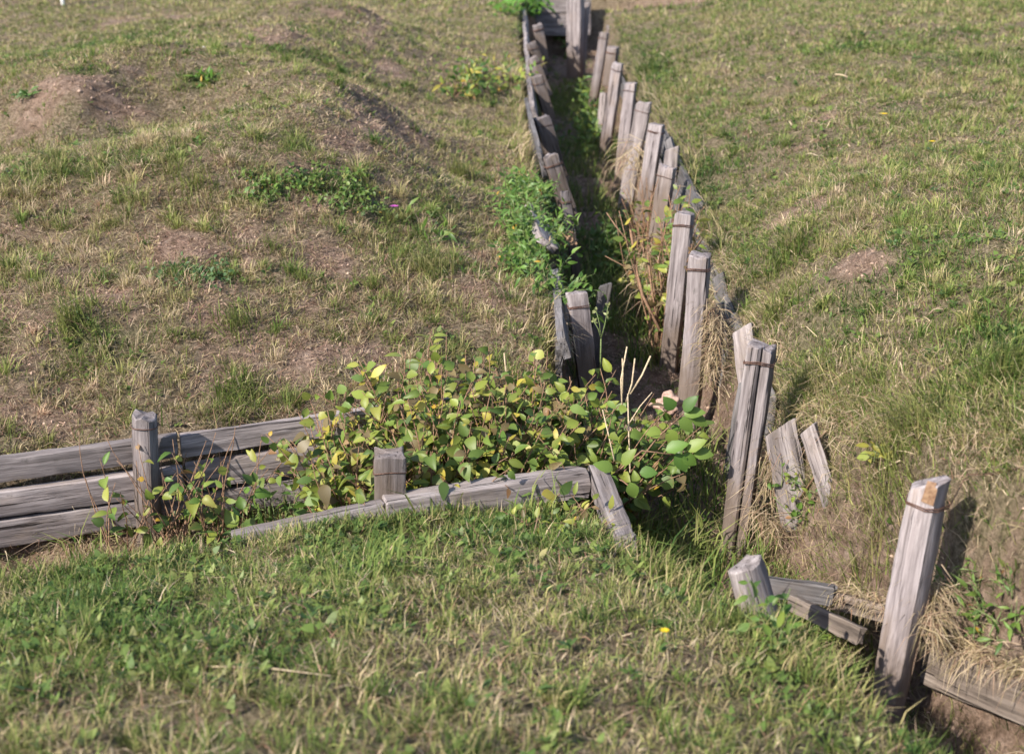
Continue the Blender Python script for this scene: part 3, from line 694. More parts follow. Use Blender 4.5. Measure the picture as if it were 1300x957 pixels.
# right wall, behind the posts
GP = 'planks slipping behind the right posts'
def plank(label, top, bot, w_px, Y, Yb, face=(-.5, -1, .3), t=.035, mat=M_WOODB, group=GP):
    g = on_ground(*bot)[1] - .025; Y, Yb = g + (Y - Yb) * .5 - .02, g
    return post(label, top, bot, w_px, Y, Yb, t=t, mat=mat, wire=False, group=group, face=face, below=.10, top_kind='slant', name='leaning_plank', cat='plank')
plank('wide grey plank leaning behind the cracked post', (990, 544), (1008, 636), 42, 4.88, 4.70)
plank('narrow plank end right of the wide leaning plank', (1026, 545), (1046, 606), 22, 4.95, 4.82)
plank('dark broad plank end right of the post with hanging dead grass', (905, 392), (918, 470), 30, 6.05, 5.95, mat=M_OLD_SHADE)
plank('grey plank end just left of the cracked post top', (942, 418), (950, 478), 26, 5.7, 5.55)
plank('small dark board end at the right of the tall post pair', (912, 350), (918, 380), 16, 6.75, 6.7, mat=M_OLD_SHADE)
plank('plank stub behind the leaning posts of the far row', (848, 178), (862, 228), 12, 8.6, 8.5, mat=M_OLD_SHADE)
plank('low grey plank standing left of the cracked post foot', (948, 486), (930, 600), 20, 4.95, 4.9, mat=M_OLD_SHADE, face=(-1, -.6, .1))
# near right
GN = 'low boards at the foot of the near right wall'
board('dark shaded board across the near trench wall behind the stump', at_y(960, 742, 4.02), at_y(1058, 757, 3.86), .065, .03, (-.35, -1, .35), M_OLD_SHADE, GN, True)  # dark timber puts the near trench's shade into the board colour
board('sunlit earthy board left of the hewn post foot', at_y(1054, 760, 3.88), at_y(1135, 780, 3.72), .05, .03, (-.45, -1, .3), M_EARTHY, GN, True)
board('thin slanting plank fallen across the bottom of the near trench', at_y(1006, 766, 3.88), at_y(1094, 808, 3.58), .05, .025, (-.4, -1, .35), M_EARTHY, None, True, name='fallen_plank', cat='plank')  # earth stained, and its dark timber also stands in for trench shade
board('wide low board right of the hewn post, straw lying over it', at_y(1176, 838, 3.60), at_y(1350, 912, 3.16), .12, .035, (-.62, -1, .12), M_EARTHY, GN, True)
# left wall edge boards
GE = 'edge boards along the left rim of the trench'
board('dark bluish edge board beside the orange stained post', at_y(671, 138, 10.3), at_y(688, 210, 8.35), .15, .03, (1, 0, .25), M_OLD_SHADE, GE, True)
board('grey edge board half buried in nettles', at_y(678, 266, 7.55), at_y(694, 310, 6.75), .11, .04, (.6, -.1, .8), M_WOODB, GE, True)
board('edge board behind the lone left post', at_y(700, 362, 6.5), at_y(714, 408, 6.05), .10, .035, (.6, -.1, .8), M_WOODB, GE, True)
board('short broken board end with orange splintered tip', at_y(704, 308, 7.12), at_y(729, 304, 7.10), .07, .035, (0, -1, .5), M_FRESH, None, True, name='broken_board', cat='board')
board('long lower wall board of the left wall beyond the nettles', (.16, 8.3, -.28), (.12, 13.6, -.26), .16, .03, (1, 0, 0), M_OLD_SHADE, GE, True)
board('long lower wall board of the left wall below the nettles', (.205, 5.7, -.38), (.16, 8.28, -.34), .16, .03, (1, 0, 0), M_OLD_SHADE, GE, True)
board('narrow edge board along the far left rim behind the crowded posts', (.165, 10.6, -.11), (.15, 13.9, -.08), .12, .035, (1, 0, .3), M_WOODB, GE, True)
board('far narrow edge board of the left rim near the end boards', (.15, 14.0, -.08), (.16, 17.6, -.06), .12, .035, (1, 0, .3), M_WOODB, GE, True)
board('narrow edge board of the left rim in front of the nettles', (.225, 5.62, -.27), (.215, 6.5, -.22), .10, .035, (1, 0, .3), M_OLD_SHADE, GE, True)
board('dark wall board behind the tall pair of posts', (.985, 5.0, -.33), (.985, 8.5, -.22), .17, .03, (-1, 0, 0), M_OLD_SHADE, 'long boards of the right wall', True)
board('upper grey wall board behind the leaning posts of the far row', (1.0, 7.4, -.12), (1.01, 9.6, -.08), .13, .03, (-1, 0, .2), M_OLD_SHADE, 'long boards of the right wall', True)
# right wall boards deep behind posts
board('long lower wall board behind the far right posts', (.985, 8.9, -.3), (1.02, 15, -.25), .16, .03, (-1, 0, 0), M_OLD_SHADE, 'long boards of the right wall', True)
# end wall
GEW = 'boards of the end wall'
for i, (z, lab) in enumerate([(.06, 'topmost pale board of the end wall at the far bend'), (-.085, 'second board of the end wall at the far bend'), (-.23, 'third board down of the end wall at the far bend'), (-.375, 'lowest board of the end wall at the far bend')]):
    board(lab, (.30, 18.75, z), (1.02, 18.75, z + .004), .138, .04, (0, -1, 0), M_WOODB, GEW, True)

# ------------------------------------------------------------------ leafy plants
LU = np.array([0, .14, .38, .66, .88, 1.0]); LW = np.array([.03, .62, 1.0, .80, .36, .0])
class Leaves:
    def __init__(s): s.V = []; s.T = []; s.C = []; s.n = 0
    def leaf(s, p, d, nrm, L, w, c, droop=.35, fold=.25, c2=None):
        d = np.array(d, float); d /= np.linalg.norm(d); nrm = np.array(nrm, float); nrm = nrm - d * nrm.dot(d); nrm /= (np.linalg.norm(nrm) + 1e-9)
        side = np.cross(d, nrm); p = np.array(p, float)
        V = []
        wv = random.uniform(-.08, .08)
        for u, ww in zip(LU, LW):
            ctr = p + d * L * u - nrm * L * droop * u * u + side * L * wv * u * u
            e = side * w * .5 * ww
            V += [ctr - e + nrm * fold * w * .5 * ww, ctr - nrm * .0, ctr + e + nrm * fold * w * .5 * ww]
        T = []
        for i in range(len(LU) - 1):
            a = s.n + 3 * i
            T += [(a, a + 1, a + 4), (a, a + 4, a + 3), (a + 1, a + 2, a + 5), (a + 1, a + 5, a + 4)]
        c = np.array(c); c2 = c if c2 is None else np.array(c2)
        for i, u in enumerate(LU):
            e = c * (1 - u * .5) + c2 * u * .5
            s.C += [e * .96 + c2 * .04, c * 1.06, e]
        s.V += V; s.T += T; s.n += len(V)
    def build(s, name, parent):
        return link(name, fast_mesh(name, np.array(s.V), np.array(s.T), np.clip(np.array(s.C), .004, .9)), M_LEAF, parent)
YG = [(.22, .26, .045), (.16, .215, .04), (.11, .17, .034), (.29, .30, .06), (.08, .135, .03), (.36, .31, .055), (.13, .19, .036), (.19, .235, .042), (.17, .13, .06)]
DG = [(.05, .11, .02), (.075, .145, .028), (.10, .18, .03), (.13, .20, .04)]
def unit(v): v = np.array(v, float); return v / (np.linalg.norm(v) + 1e-9)
def stem_curve(p, d, L, n=6, sag=.2, wob=.06):
    p = np.array(p, float); d = unit(d); pts = [p.copy()]
    for i in range(n):
        d = unit(d + np.array([rng.normal(0, wob), rng.normal(0, wob), -sag / n]))
        p = p + d * L / n; pts.append(p.copy())
    return pts
def shrub(name, label, cat, bases, nst, Lr, leafL, cols, lean=(0, 0, 1), spread=.6, leaf_gap=.04, stem_mat=None, group=None, droop=.35, ratio=.78, start=.25, r0=.004, sag=.35, bare=.1, extra=None, facing=(-.3, -.6, .9), zone=None):
    root = empty(name, (0, 0, 0), label, cat, group)
    Lv = Leaves(); St = Tube()
    b0 = np.array(bases[0], float)
    for i in range(nst):
        b = np.array(bases[rng.integers(len(bases))], float) + np.array([rng.normal(0, .03), rng.normal(0, .03), 0])
        d = unit(np.array(lean) + np.array([rng.normal(0, spread), rng.normal(0, spread), 0]))
        L = rng.uniform(*Lr)
        pts = stem_curve(b, d, L, 7, sag, .09)
        St.tube(pts, list(np.linspace(r0, r0 * .4, len(pts))), 5)
        if rng.random() < bare: continue
        tot = L * (1 - start); k = max(2, int(tot / leaf_gap)); al = rng.uniform(0, 6)
        for j in range(k):
            f = start + (1 - start) * (j + rng.uniform(0, .6)) / k; f = min(f, .999)
            q = f * (len(pts) - 1); i0 = int(q); P = pts[i0] * (1 - q + i0) + pts[i0 + 1] * (q - i0); T_ = unit(pts[i0 + 1] - pts[i0])
            al += 2.4 + rng.normal(0, .4)
            o = unit(np.cross(T_, [0, 0.1, 1.])); o2 = np.cross(T_, o)
            dirn = unit(o * math.cos(al) + o2 * math.sin(al) + T_ * .6 + np.array([0, -.1, -.1]))
            nr = unit(np.array(facing) + rng.normal(0, .45, 3))
            s = leafL * rng.uniform(.55, 1.2)
            if rng.random() < .12: s *= 1.25
            c = np.array(cols[rng.integers(len(cols))]) * rng.uniform(.75, 1.2)
            if rng.random() < .045: s *= .65; c = np.array([(.42, .27, .035), (.22, .12, .05), (.30, .20, .10)][rng.integers(3)])
            c2 = c * np.array([1.25, 1.0, .9]) if rng.random() < .35 else (np.array([.25, .15, .06]) if rng.random() < .15 else c * .95)
            pet = P + dirn * s * .25
            if s > .025: St.tube([P, pet], .0012, 4)
            Lv.leaf(pet, dirn, nr, s, s * ratio * rng.uniform(.6, 1.15), c, droop * rng.uniform(-.4, 2.4), rng.uniform(-.1, .8), c2)
    if extra: extra(Lv, St, root)
    St.build('stems', stem_mat or M_BARK, root); Lv.build('foliage', root)
    return root
def gp(x, y, dz=0): return (x, y, float(hz(x, y)) + dz)
# the big shrub in the mouth of the side trench (three plants)
def pale_stems(lst):
    def f(Lv, St, root):
        for a, b, r in lst: 
            T_ = Tube(); mid = (np.array(a) + np.array(b)) / 2 + rng.normal(0, .008, 3)
            T_.tube([a, mid, b], [r * .62, r * .58, r * .5], 6)
            T_.build('cut_stem', M_PALE, root)
    return f
bases = [gp(x, y) for x, y in [(-.62, 4.7), (-.66, 4.78), (-.58, 4.85), (-.5, 4.7), (-.42, 4.85), (-.55, 4.6)]]
shrub('leafy_shrub', 'low yellow-green shrub at the left, reaching over the back boards', 'shrub', bases, 115, (.30, .54), .05, YG, spread=.2, leaf_gap=.034, start=.3, group='shrubs in the mouth of the side trench')
bases = [gp(x, y) for x, y in [(-.3, 4.8), (-.2, 5.0), (-.1, 4.75), (0., 4.95), (-.25, 5.15), (.05, 5.15), (-.05, 5.05), (-.15, 4.9), (-.35, 5.1), (-.3, 4.62), (.0, 4.7), (-.4, 5.0)]]
bits = [(at_y(655, 490, 5.2), at_y(640, 448, 5.22), .006), (at_y(645, 560, 4.95), at_y(620, 500, 5.05), .004), (at_y(575, 545, 4.9), at_y(590, 520, 4.9), .005)]
shrub('leafy_shrub', 'broad yellow-green shrub in the middle, round leaves turning yellow', 'shrub', bases, 340, (.36, .66), .051, YG, spread=.28, leaf_gap=.034, start=.3, group='shrubs in the mouth of the side trench', extra=pale_stems(bits))
bases = [gp(x, y) for x, y in [(.25, 4.8), (.35, 4.85), (.18, 4.95), (.32, 5.05), (.25, 5.15), (.4, 4.95)]]
bits = [(at_y(790, 520, 4.95), at_y(796, 440, 5.0), .006), (at_y(795, 510, 4.95), at_y(806, 455, 4.96), .006), (at_y(800, 500, 4.95), at_y(826, 452, 4.95), .007), (at_y(790, 500, 4.95), at_y(790, 455, 4.97), .005), (at_y(800, 600, 4.7), at_y(797, 500, 4.9), .005), (at_y(797, 540, 4.8), at_y(828, 498, 4.85), .004), (at_y(780, 585, 4.7), at_y(765, 520, 4.8), .0045)]
shrub('leafy_shrub', 'green shrub at the right with bundle of pale cut stems', 'shrub', bases, 150, (.34, .60), .056, YG[:3] + YG[4:5] + YG[6:] + DG[2:], spread=.34, leaf_gap=.036, start=.3, group='shrubs in the mouth of the side trench', extra=pale_stems(bits))
# drooping branches reaching into the main trench
def branch(label, pts, leaves, mat=M_BARK, L=.075, cols=DG[1:] + YG[1:3]):
    root = empty('drooping_branch', (0, 0, 0), label, 'branch', 'branches hanging into the trench'); Lv = Leaves(); St = Tube()
    P = [at_y(*p) for p in pts]; St.tube(P, list(np.linspace(.004, .002, len(P))), 5)
    for (px, py, Y, ang) in leaves:
        p = at_y(px, py, Y); a = R(ang)
        Lv.leaf(p, (math.cos(a), -.25, math.sin(a)), (-.3, -.7, .7), L * rng.uniform(.8, 1.15), L * .68, np.array(cols[rng.integers(len(cols))]) * rng.uniform(.85, 1.2), .25, .3)
    St.build('stem', mat, root); Lv.build('foliage', root)
branch('branch with toothed green leaves pointing right over the dark trench', [(800, 600, 4.75), (835, 555, 4.75), (868, 525, 4.78)], [(868, 526, 4.78, 20), (862, 530, 4.78, -40), (855, 520, 4.78, 120), (848, 545, 4.76, -60), (868, 522, 4.78, 60), (840, 550, 4.76, 170), (876, 528, 4.78, -20)])
branch('lower branch whose big leaves hang above the corner beam', [(770, 610, 4.6), (815, 572, 4.6), (862, 578, 4.6)], [(858, 575, 4.6, -60), (866, 578, 4.6, -30), (880, 575, 4.6, 0), (845, 572, 4.6, 30), (872, 572, 4.6, 40)])
branch('heavy round leaves at the tip of the corner beam', [(760, 600, 4.62), (790, 610, 4.55), (805, 622, 4.5)], [(800, 612, 4.5, -70), (770, 605, 4.55, -40), (812, 600, 4.5, 10), (765, 622, 4.5, -20), (790, 590, 4.55, 60), (778, 596, 4.56, 150)], L=.07)
# vine round the wired post
def vine():
    bases = [gp(-1.42, 4.60), gp(-1.32, 4.62), gp(-1.2, 4.6), gp(-1.1, 4.66), gp(-1.05, 4.7)]
    shrub('climbing_vine', 'sparse yellow-green vine straggling round the wired post', 'vine', bases, 46, (.32, .56), .047, YG[:5] + DG[1:3], spread=.42, leaf_gap=.05, start=.3, r0=.003, bare=.3, sag=.2)
vine()
bases = [gp(x, y) for x, y in [(-1.0, 4.6), (-.9, 4.62), (-.8, 4.66), (-1.12, 4.56), (-.95, 4.7)]]
shrub('weed_clump', 'fresh green weeds growing before the back boards', 'weeds', bases, 24, (.12, .26), .06, DG[1:] + [(.13, .2, .05)], spread=.5, leaf_gap=.03, start=.15, ratio=.33, r0=.0025, stem_mat=M_GSTEM, bare=0)
bases = [gp(x, y) for x, y in [(-.65, 4.45), (-.55, 4.5), (-.72, 4.5)]]
shrub('weed_clump', 'green feathery weeds low behind the front beam', 'weeds', bases, 20, (.10, .2), .045, DG, spread=.5, leaf_gap=.028, start=.1, ratio=.35, r0=.002, stem_mat=M_GSTEM, bare=0)
# small leaves over grass at the corner of the beams
bases = [gp(x, y) for x, y in [(.2, 4.28), (.12, 4.25), (.24, 4.2), (.05, 4.27)]]
shrub('weed_clump', 'small leafy weeds in front of the corner of the beams', 'weeds', bases, 16, (.08, .18), .04, YG, spread=.5, leaf_gap=.03, start=.2, ratio=.6, r0=.002, bare=0.1)
# yellowing shrub on the right wall
bases = [gp(x, y) for x, y in [(.76, 7.0), (.8, 7.2), (.78, 7.4), (.74, 7.5), (.80, 6.8), (.82, 7.6)]]
bits = [(at_y(838, 420, 6.75), at_y(806, 335, 6.95), .009), (at_y(806, 335, 6.95), at_y(800, 290, 7.0), .008), (at_y(800, 310, 7.0), at_y(770, 270, 7.1), .004), (at_y(836, 415, 6.8), at_y(822, 320, 6.95), .006), (at_y(846, 400, 6.85), at_y(835, 330, 6.95), .005), (at_y(805, 345, 6.95), at_y(768, 325, 7.0), .003)]
def brown_stems(lst):
    def f(Lv, St, root):
        for a, b, r in lst: St.tube([a, (np.array(a) + np.array(b)) / 2 + rng.normal(0, .01, 3), b], [r, r * .9, r * .75], 6)
    return f
shrub('wall_shrub', 'tall yellowing shrub with bare brown stems against the right wall', 'shrub', bases, 60, (.45, .85), .055, YG + [(.3, .3, .07)], lean=(.05, 0, 1), spread=.10, leaf_gap=.05, start=.35, r0=.005, bare=.15, sag=.15, ratio=.6, extra=brown_stems(bits))
bases = [gp(x, y) for x, y in [(.84, 8.2), (.86, 8.6), (.86, 8.9)]]
shrub('wall_shrub', 'low brown stemmed scrub at the foot of the leaning far posts', 'shrub', bases, 34, (.3, .6), .04, [(.2, .13, .06), (.16, .2, .05), (.26, .2, .08)], spread=.12, leaf_gap=.06, start=.3, r0=.005, bare=.3, sag=.1, ratio=.4)
# nettles over the left rim
bases = [gp(x, y) for x, y in zip(rng.uniform(-.02, .16, 40), rng.uniform(6.35, 8.1, 40))]
shrub('nettle_patch', 'bright green nettles spilling over the left rim of the trench', 'nettles', bases, 230, (.10, .24), .042, DG + [(.11, .21, .04), (.14, .23, .05)], lean=(.25, -.1, .9), spread=.4, leaf_gap=.017, start=.1, ratio=.42, r0=.002, stem_mat=M_GSTEM, bare=0, sag=.5)
bases = [gp(x, y) for x, y in [(.16, 6.2), (.2, 6.35), (.18, 6.5), (.22, 6.7)]]
shrub('nettle_patch', 'nettles drooping into the trench just above the lone left post', 'nettles', bases, 60, (.12, .26), .042, DG + [(.12, .22, .04)], lean=(.5, -.1, .7), spread=.3, leaf_gap=.02, start=.1, ratio=.42, r0=.002, stem_mat=M_GSTEM, bare=0, sag=.7)
# weeds further back
def weed_at(name, label, px, py, rx, ry, n, Lr, leafL, cols, ratio=.5, seedst=6, **kw):
    c = on_ground(px, py); dep = np.linalg.norm(c - np.array([0, 0, CAMZ])); bs = []
    for i in range(seedst):
        g = on_ground(px + rng.uniform(-rx, rx), py + rng.uniform(-ry, ry)); bs.append(gp(g[0], g[1]))
    return shrub(name, label, kw.pop('cat', 'weeds'), bs, n, Lr, leafL, cols, ratio=ratio, bare=0, r0=kw.pop('r0', .0025), leaf_gap=kw.pop('leaf_gap', .03), start=.05, spread=kw.pop('spread', .6), stem_mat=kw.pop('stem_mat', M_GSTEM), **kw)
weed_at('weed_clump', 'reddish stemmed weeds with yellow leaves on the far left bank', 622, 112, 48, 14, 60, (.12, .3), .06, YG + DG, .55, 16, stem_mat=M_BARK)
weed_at('dock_plant', 'bright green dock plant standing out on the left plateau', 254, 106, 16, 4, 24, (.03, .07), .075, [(.07, .16, .02), (.09, .19, .03), (.12, .22, .03)], .3, 5, cat='dock')
weed_at('dock_plant', 'small dark green dock beside the bare slope far left', 38, 124, 8, 4, 14, (.02, .06), .06, [(.05, .12, .025), (.07, .15, .03)], .35, 3, cat='dock')
weed_at('weed_clump', 'vivid green weeds at the head of the left wall', 660, 17, 16, 7, 40, (.15, .35), .1, [(.1, .22, .03), (.12, .25, .04)], .45, 8)
weed_at('weed_clump', 'dark green mat of clover at the shoulder of the left bank', 385, 240, 80, 18, 190, (.03, .075), .022, DG[1:], .8, 110, leaf_gap=.014)
weed_at('weed_clump', 'green mat of clover on the shoulder near the pink flower', 452, 258, 34, 14, 70, (.03, .07), .022, DG[1:], .8, 24, leaf_gap=.014)
weed_at('weed_clump', 'small bluish green clover mat low on the left bank', 258, 352, 46, 14, 80, (.03, .065), .02, [(.06, .12, .04), (.08, .14, .045)], .8, 30, leaf_gap=.014)
weed_at('weed_clump', 'fresh green plantain in the middle of the left bank', 548, 306, 10, 6, 16, (.05, .12), .06, DG[1:], .35, 4)
weed_at('weed_clump', 'pale green rosette low on the middle of the left bank', 530, 278, 4, 4, 8, (.04, .08), .05, DG[2:], .35, 3)
weed_at('weed_clump', 'yellowing weed with broad leaves on the right slope', 1133, 580, 26, 12, 12, (.03, .08), .045, YG[:1] + YG[3:4] + [(.28, .26, .05)], .7, 5)
weed_at('weed_clump', 'green creeping weeds right of the hewn post', 1250, 765, 36, 20, 26, (.05, .11), .036, DG[1:], .35, 18)
weed_at('weed_clump', 'green weeds at the right edge of the photo below the bank', 1270, 820, 24, 12, 24, (.05, .12), .042, DG[1:], .45, 8)
weed_at('weed_clump', 'small weeds creeping beneath the wide leaning plank', 1000, 640, 26, 26, 70, (.05, .14), .026, DG[1:] + YG[:2], .7, 20)
weed_at('weed_clump', 'leafy weeds round the flat topped stump', 1000, 812, 26, 12, 40, (.08, .2), .045, DG + YG[1:3], .5, 12)
B_ = Blades()
fringe([(1.6, 3.2), (1.35, 3.8), (1.2, 4.4), (1.15, 4.9)], 7000, .06, math.pi, 2.5, 1.0, 5.5, .16, B_, (.1, 1.1), (.1, 1.2), .003)
fringe([(1.75, 2.95), (1.42, 3.55), (1.12, 4.4), (1.06, 4.75)], 3200, .085, math.pi + .3, 1.6, 2.2, 6, .13, B_, (.5, 1.5), (-.2, 1.3))
fringe([(1.75, 2.75), (1.40, 3.50), (1.15, 4.4), (1.06, 4.9)], 3200, .10, math.pi, 1.4, .6, 3.2, .12, B_, (.2, .9), (.2, 1.2))
tag(B_.build('bank_straw', M_GRASS), 'long straw and grass hanging down the near right bank', 'straw', None, 'stuff')
# deep green growth on the trench floor
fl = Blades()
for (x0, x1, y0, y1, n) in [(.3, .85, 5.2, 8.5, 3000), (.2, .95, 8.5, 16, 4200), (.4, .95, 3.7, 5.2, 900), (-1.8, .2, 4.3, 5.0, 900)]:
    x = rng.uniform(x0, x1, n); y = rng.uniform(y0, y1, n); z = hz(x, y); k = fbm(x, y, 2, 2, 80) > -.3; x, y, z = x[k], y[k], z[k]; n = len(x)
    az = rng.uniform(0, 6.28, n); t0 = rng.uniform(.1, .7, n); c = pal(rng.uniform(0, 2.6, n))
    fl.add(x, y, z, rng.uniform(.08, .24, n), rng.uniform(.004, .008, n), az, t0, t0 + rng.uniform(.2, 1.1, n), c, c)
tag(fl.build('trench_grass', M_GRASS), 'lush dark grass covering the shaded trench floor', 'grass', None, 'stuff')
weed_at('weed_clump', 'shaded leafy growth on the trench floor beside the wall shrub', 775, 330, 16, 22, 90, (.1, .3), .05, DG, .5, 20)
weed_at('weed_clump', 'leafy growth on the far trench floor', 745, 160, 14, 40, 110, (.1, .3), .06, DG + YG[1:2], .5, 24)
weed_at('weed_clump', 'green growth at the foot of the massive far post', 722, 60, 8, 20, 40, (.15, .35), .08, DG[1:], .5, 8)

# tall tufts of grass that stand out
def tuft(label, px, py, n, L, lean, t, w=.0035, spread=.5, r=.05):
    B = Blades(); c = on_ground(px, py); a = rng.uniform(0, 6.28, n)
    az0 = math.atan2(lean[1], lean[0]); az = az0 + rng.normal(0, 1.0, n)
    x = c[0] + rng.normal(0, r, n); y = c[1] + rng.normal(0, r, n); z = hz(x, y)
    th = np.abs(rng.normal(.35, .3, n)); cc = pal(rng.normal(t, .7, n)) * rng.uniform(.8, 1.2, (n, 1))
    root = empty('grass_tuft', tuple(c), label, 'grass tuft', 'tall tufts of grass')
    o = B
    o.add(x - c[0], y - c[1], z - c[2], L * rng.uniform(.5, 1.2, n), w * rng.uniform(.7, 1.3, n), az, th, th + rng.uniform(.5, 1.3, n), cc, pal(rng.normal(t + .6, .7, n)))
    o.build('blades', M_GRASS, root)
tuft('long arching grass tuft left of the hewn post', 1110, 700, 420, .26, (-1, -.4), 2.1, r=.07)
tuft('upright green tuft at the corner end of the side beam', 815, 690, 150, .22, (.4, -.2), 1.4, .005)
tuft('second green tuft on the trench lip, right of the side beam', 870, 715, 130, .18, (.6, -.2), 1.6, .005)
tuft('grey green tuft on the left bank near the trench rim', 585, 222, 160, .16, (-.3, -.5), 2.0, .0045)
tuft('yellow green tuft in the middle of the left bank', 550, 345, 200, .14, (-.2, -.5), 2.3, .004)
tuft('green tuft below the middle of the left bank', 300, 575 - 160, 150, .12, (-.3, -.5), 1.8, .004)
tuft('arching green tuft at the left edge of the bank', 95, 410, 190, .16, (-.6, -.5), 1.9, .004)
tuft('tall fresh tuft at the right edge of the bank', 1275, 470, 240, .17, (.1, -.4), 1.6, .004)
tuft('bright tuft above the cracked post', 1000, 325, 150, .13, (-.3, -.4), 1.3, .0045)
tuft('pale green tuft right of the cracked post', 985, 400, 150, .12, (-.3, -.4), 1.8, .0045)
tuft('arching tuft hanging against the cracked post', 1010, 520, 260, .2, (-.6, -.4), 2.2, .0035)
tuft('small grey tuft on the shoulder of the left bank', 245, 240, 110, .14, (0, -.4), 2.0, .004)
tuft('leaning tuft right of the far right row', 815, 100, 120, .2, (-.2, -.4), 1.2, .007)
tuft('dark tuft above the back boards', 300, 505, 220, .13, (.2, -.5), 1.3, .0035)
tuft('broad bladed tuft in the foreground centre', 500, 735, 60, .17, (.3, .1), 1.2, .007)

# thin flowering stalk beside the lone left post
root = empty('weed_stalk', (0, 0, 0), 'thin green stalk with small seed heads beside the lone left post', 'stalk')
St = Tube(); A = at_y(762, 480, 5.75); Bp = at_y(763, 430, 5.75)
St.tube([A, Bp], [.004, .003], 6)
tips = []
for p in [(757, 395), (770, 400), (772, 388), (754, 408)]:
    q = at_y(*p, 5.75); St.tube([Bp, (Bp + q) / 2 + np.array([.004, 0, .004]), q], [.0025, .002, .0015], 5); tips.append(q)
St.build('stem', M_GSTEM, root)
Lv = Leaves()
for q in tips:
    for k in range(5): Lv.leaf(q, unit(rng.normal(0, 1, 3) + np.array([0, 0, .8])), (0, -1, .3), .02, .01, (.25, .27, .11), .1)
Lv.build('seed_heads', root)

# ------------------------------------------------------------------ small things
def lump(name, label, cat, c, s, mat, rough=.25, sub=3):
    import bmesh
    bm = bmesh.new(); bmesh.ops.create_icosphere(bm, subdivisions=sub, radius=1)
    k = rng.uniform(0, 9, 3)
    for v_ in bm.verts:
        n = math.sin(v_.co.x * 3 + k[0]) * math.sin(v_.co.y * 3.7 + k[1]) * math.sin(v_.co.z * 3.3 + k[2]) + .5 * math.sin(v_.co.x * 8 + k[1]) * math.sin(v_.co.z * 9 + k[0])
        v_.co *= 1 + rough * n; v_.co = Vector((v_.co.x * s[0], v_.co.y * s[1], v_.co.z * s[2]))
    me = bpy.data.meshes.new(name); bm.to_mesh(me); bm.free()
    me.polygons.foreach_set('use_smooth', np.ones(len(me.polygons), bool))
    o = link(name, me, mat); o.location = c; return tag(o, label, cat)
lump('earth_clod', 'pinkish dry clod of earth in the trench left of the posts', 'clod', at_y(848, 516, 5.4), (.055, .04, .05), M_CLOD, .4, 4)
lump('earth_clod', 'low brown heap of earth on the floor behind the big shrub', 'clod', gp(.55, 5.75, .0), (.13, .12, .07), M_CLOD, .3, 4)
c = on_ground(258, 62); lump('pebble', 'white pebble lying on the left plateau', 'pebble', c, (.018, .016, .014), M_STONE, .1)
c = on_ground(455, 30); lump('pebble', 'tiny white pebble beside the far bare slope', 'pebble', c, (.016, .016, .012), M_STONE, .1)
def flower(label, px, py, h, r, colr, name='flower', n=9, group=None):
    c = on_ground(px, py); root = empty(name, tuple(c), label, 'flower', group)
    St = Tube(); St.tube([(0, 0, 0), (.003, 0, h * .5), (0, .002, h)], .0016, 5); St.build('stem', M_GSTEM, root)
    Lv = Leaves()
    for k in range(n):
        a = 2 * math.pi * k / n; Lv.leaf((0, 0, h), (math.cos(a), math.sin(a), .35), (0, 0, 1), r, r * .5, np.array(colr) * rng.uniform(.85, 1.15), .2)
    Lv.build('petals', root)
flower('pink clover flower on the left bank', 501, 275, .05, .025, (.55, .12, .45))
flower('yellow flower in the foreground grass near the stump', 843, 822, .05, .014, (.75, .55, .02))
flower('upper yellow flower on the right bank', 1121, 156, .05, .028, (.75, .55, .02))
flower('lower yellow flower on the right bank, further right', 1182, 192, .05, .022, (.75, .55, .02))
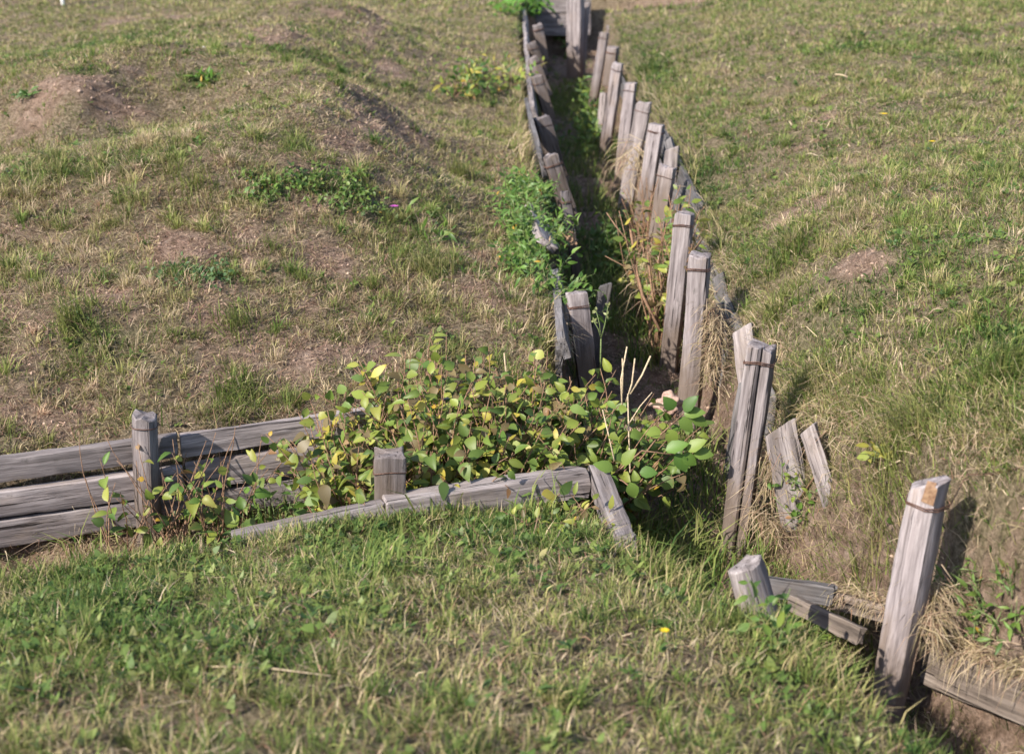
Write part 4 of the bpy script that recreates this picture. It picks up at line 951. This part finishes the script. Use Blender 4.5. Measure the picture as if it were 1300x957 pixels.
def stick(label, a, b, r, mat=M_PALE, lift=.012):
    A, B = on_ground(*a), on_ground(*b); A[2] += lift; B[2] += lift * 1.5
    T_ = Tube(); c = (A + B) / 2
    T_.tube([A - c, np.array([.004, .003, .006]), B - c], [r, r * .9, r * .6], 6)
    o = T_.build('dry_stick', mat); o.location = c; return tag(o, label, 'stick', 'dry sticks lying on the grass')
stick('straight pale stick lying on the right bank', (1056, 488), (1082, 474), .004)
stick('long pale stalk lying in the near foreground', (262, 851), (420, 866), .0026, lift=.012)
stick('short pale stick on the upper right bank', (1060, 97), (1078, 102), .006)
stick('thin straw stalk on the left plateau', (170, 213), (200, 215), .004)
stick('dead stalk leaning against the hewn post', (1092, 630), (1140, 612), .0035, lift=.05)
stick('brown twig in front of the narrow plank end', (1012, 655), (1048, 612), .004, M_BARK, .06)
stick('forked brown twig beneath the wide leaning plank', (1000, 612), (1022, 650), .0035, M_BARK, .05)
# thin white marker stake far away
c = on_ground(80, 7); T_ = Tube(); T_.tube([(0, 0, -.1), (0, 0, .12), (0, 0, .30)], [.02, .02, .018], 10)
o = T_.build('marker_stake', M_WHITE); o.location = c; tag(o, 'thin white marker stake far off at the top left', 'stake')

# ------------------------------------------------------------------ light
w = bpy.data.worlds.new('World'); scene.world = w; w.use_nodes = True
nt = w.node_tree; bg = nt.nodes['Background']
sky = nt.nodes.new('ShaderNodeTexSky'); sky.sky_type = 'NISHITA'; sky.sun_disc = False
EL, AZ = R(37), R(50)                       # sun behind the camera on the left; light travels to the right and away
sky.sun_elevation = EL; sky.sun_rotation = math.pi + AZ
nt.links.new(sky.outputs[0], bg.inputs[0]); bg.inputs[1].default_value = .13
sl = bpy.data.lights.new('sun', 'SUN'); sl.energy = 4.6; sl.angle = R(.6); sl.color = (1, .93, .83)
so = bpy.data.objects.new('sun', sl); col.objects.link(so)
d = Vector((math.sin(AZ) * math.cos(EL), math.cos(AZ) * math.cos(EL), -math.sin(EL)))
so.rotation_euler = d.to_track_quat('-Z', 'Y').to_euler(); so.location = -d * 30
vs = scene.view_settings; vs.view_transform = 'Standard'; vs.look = 'None'; vs.exposure = 1.02; vs.gamma = 1
scene.cycles.max_bounces = 6
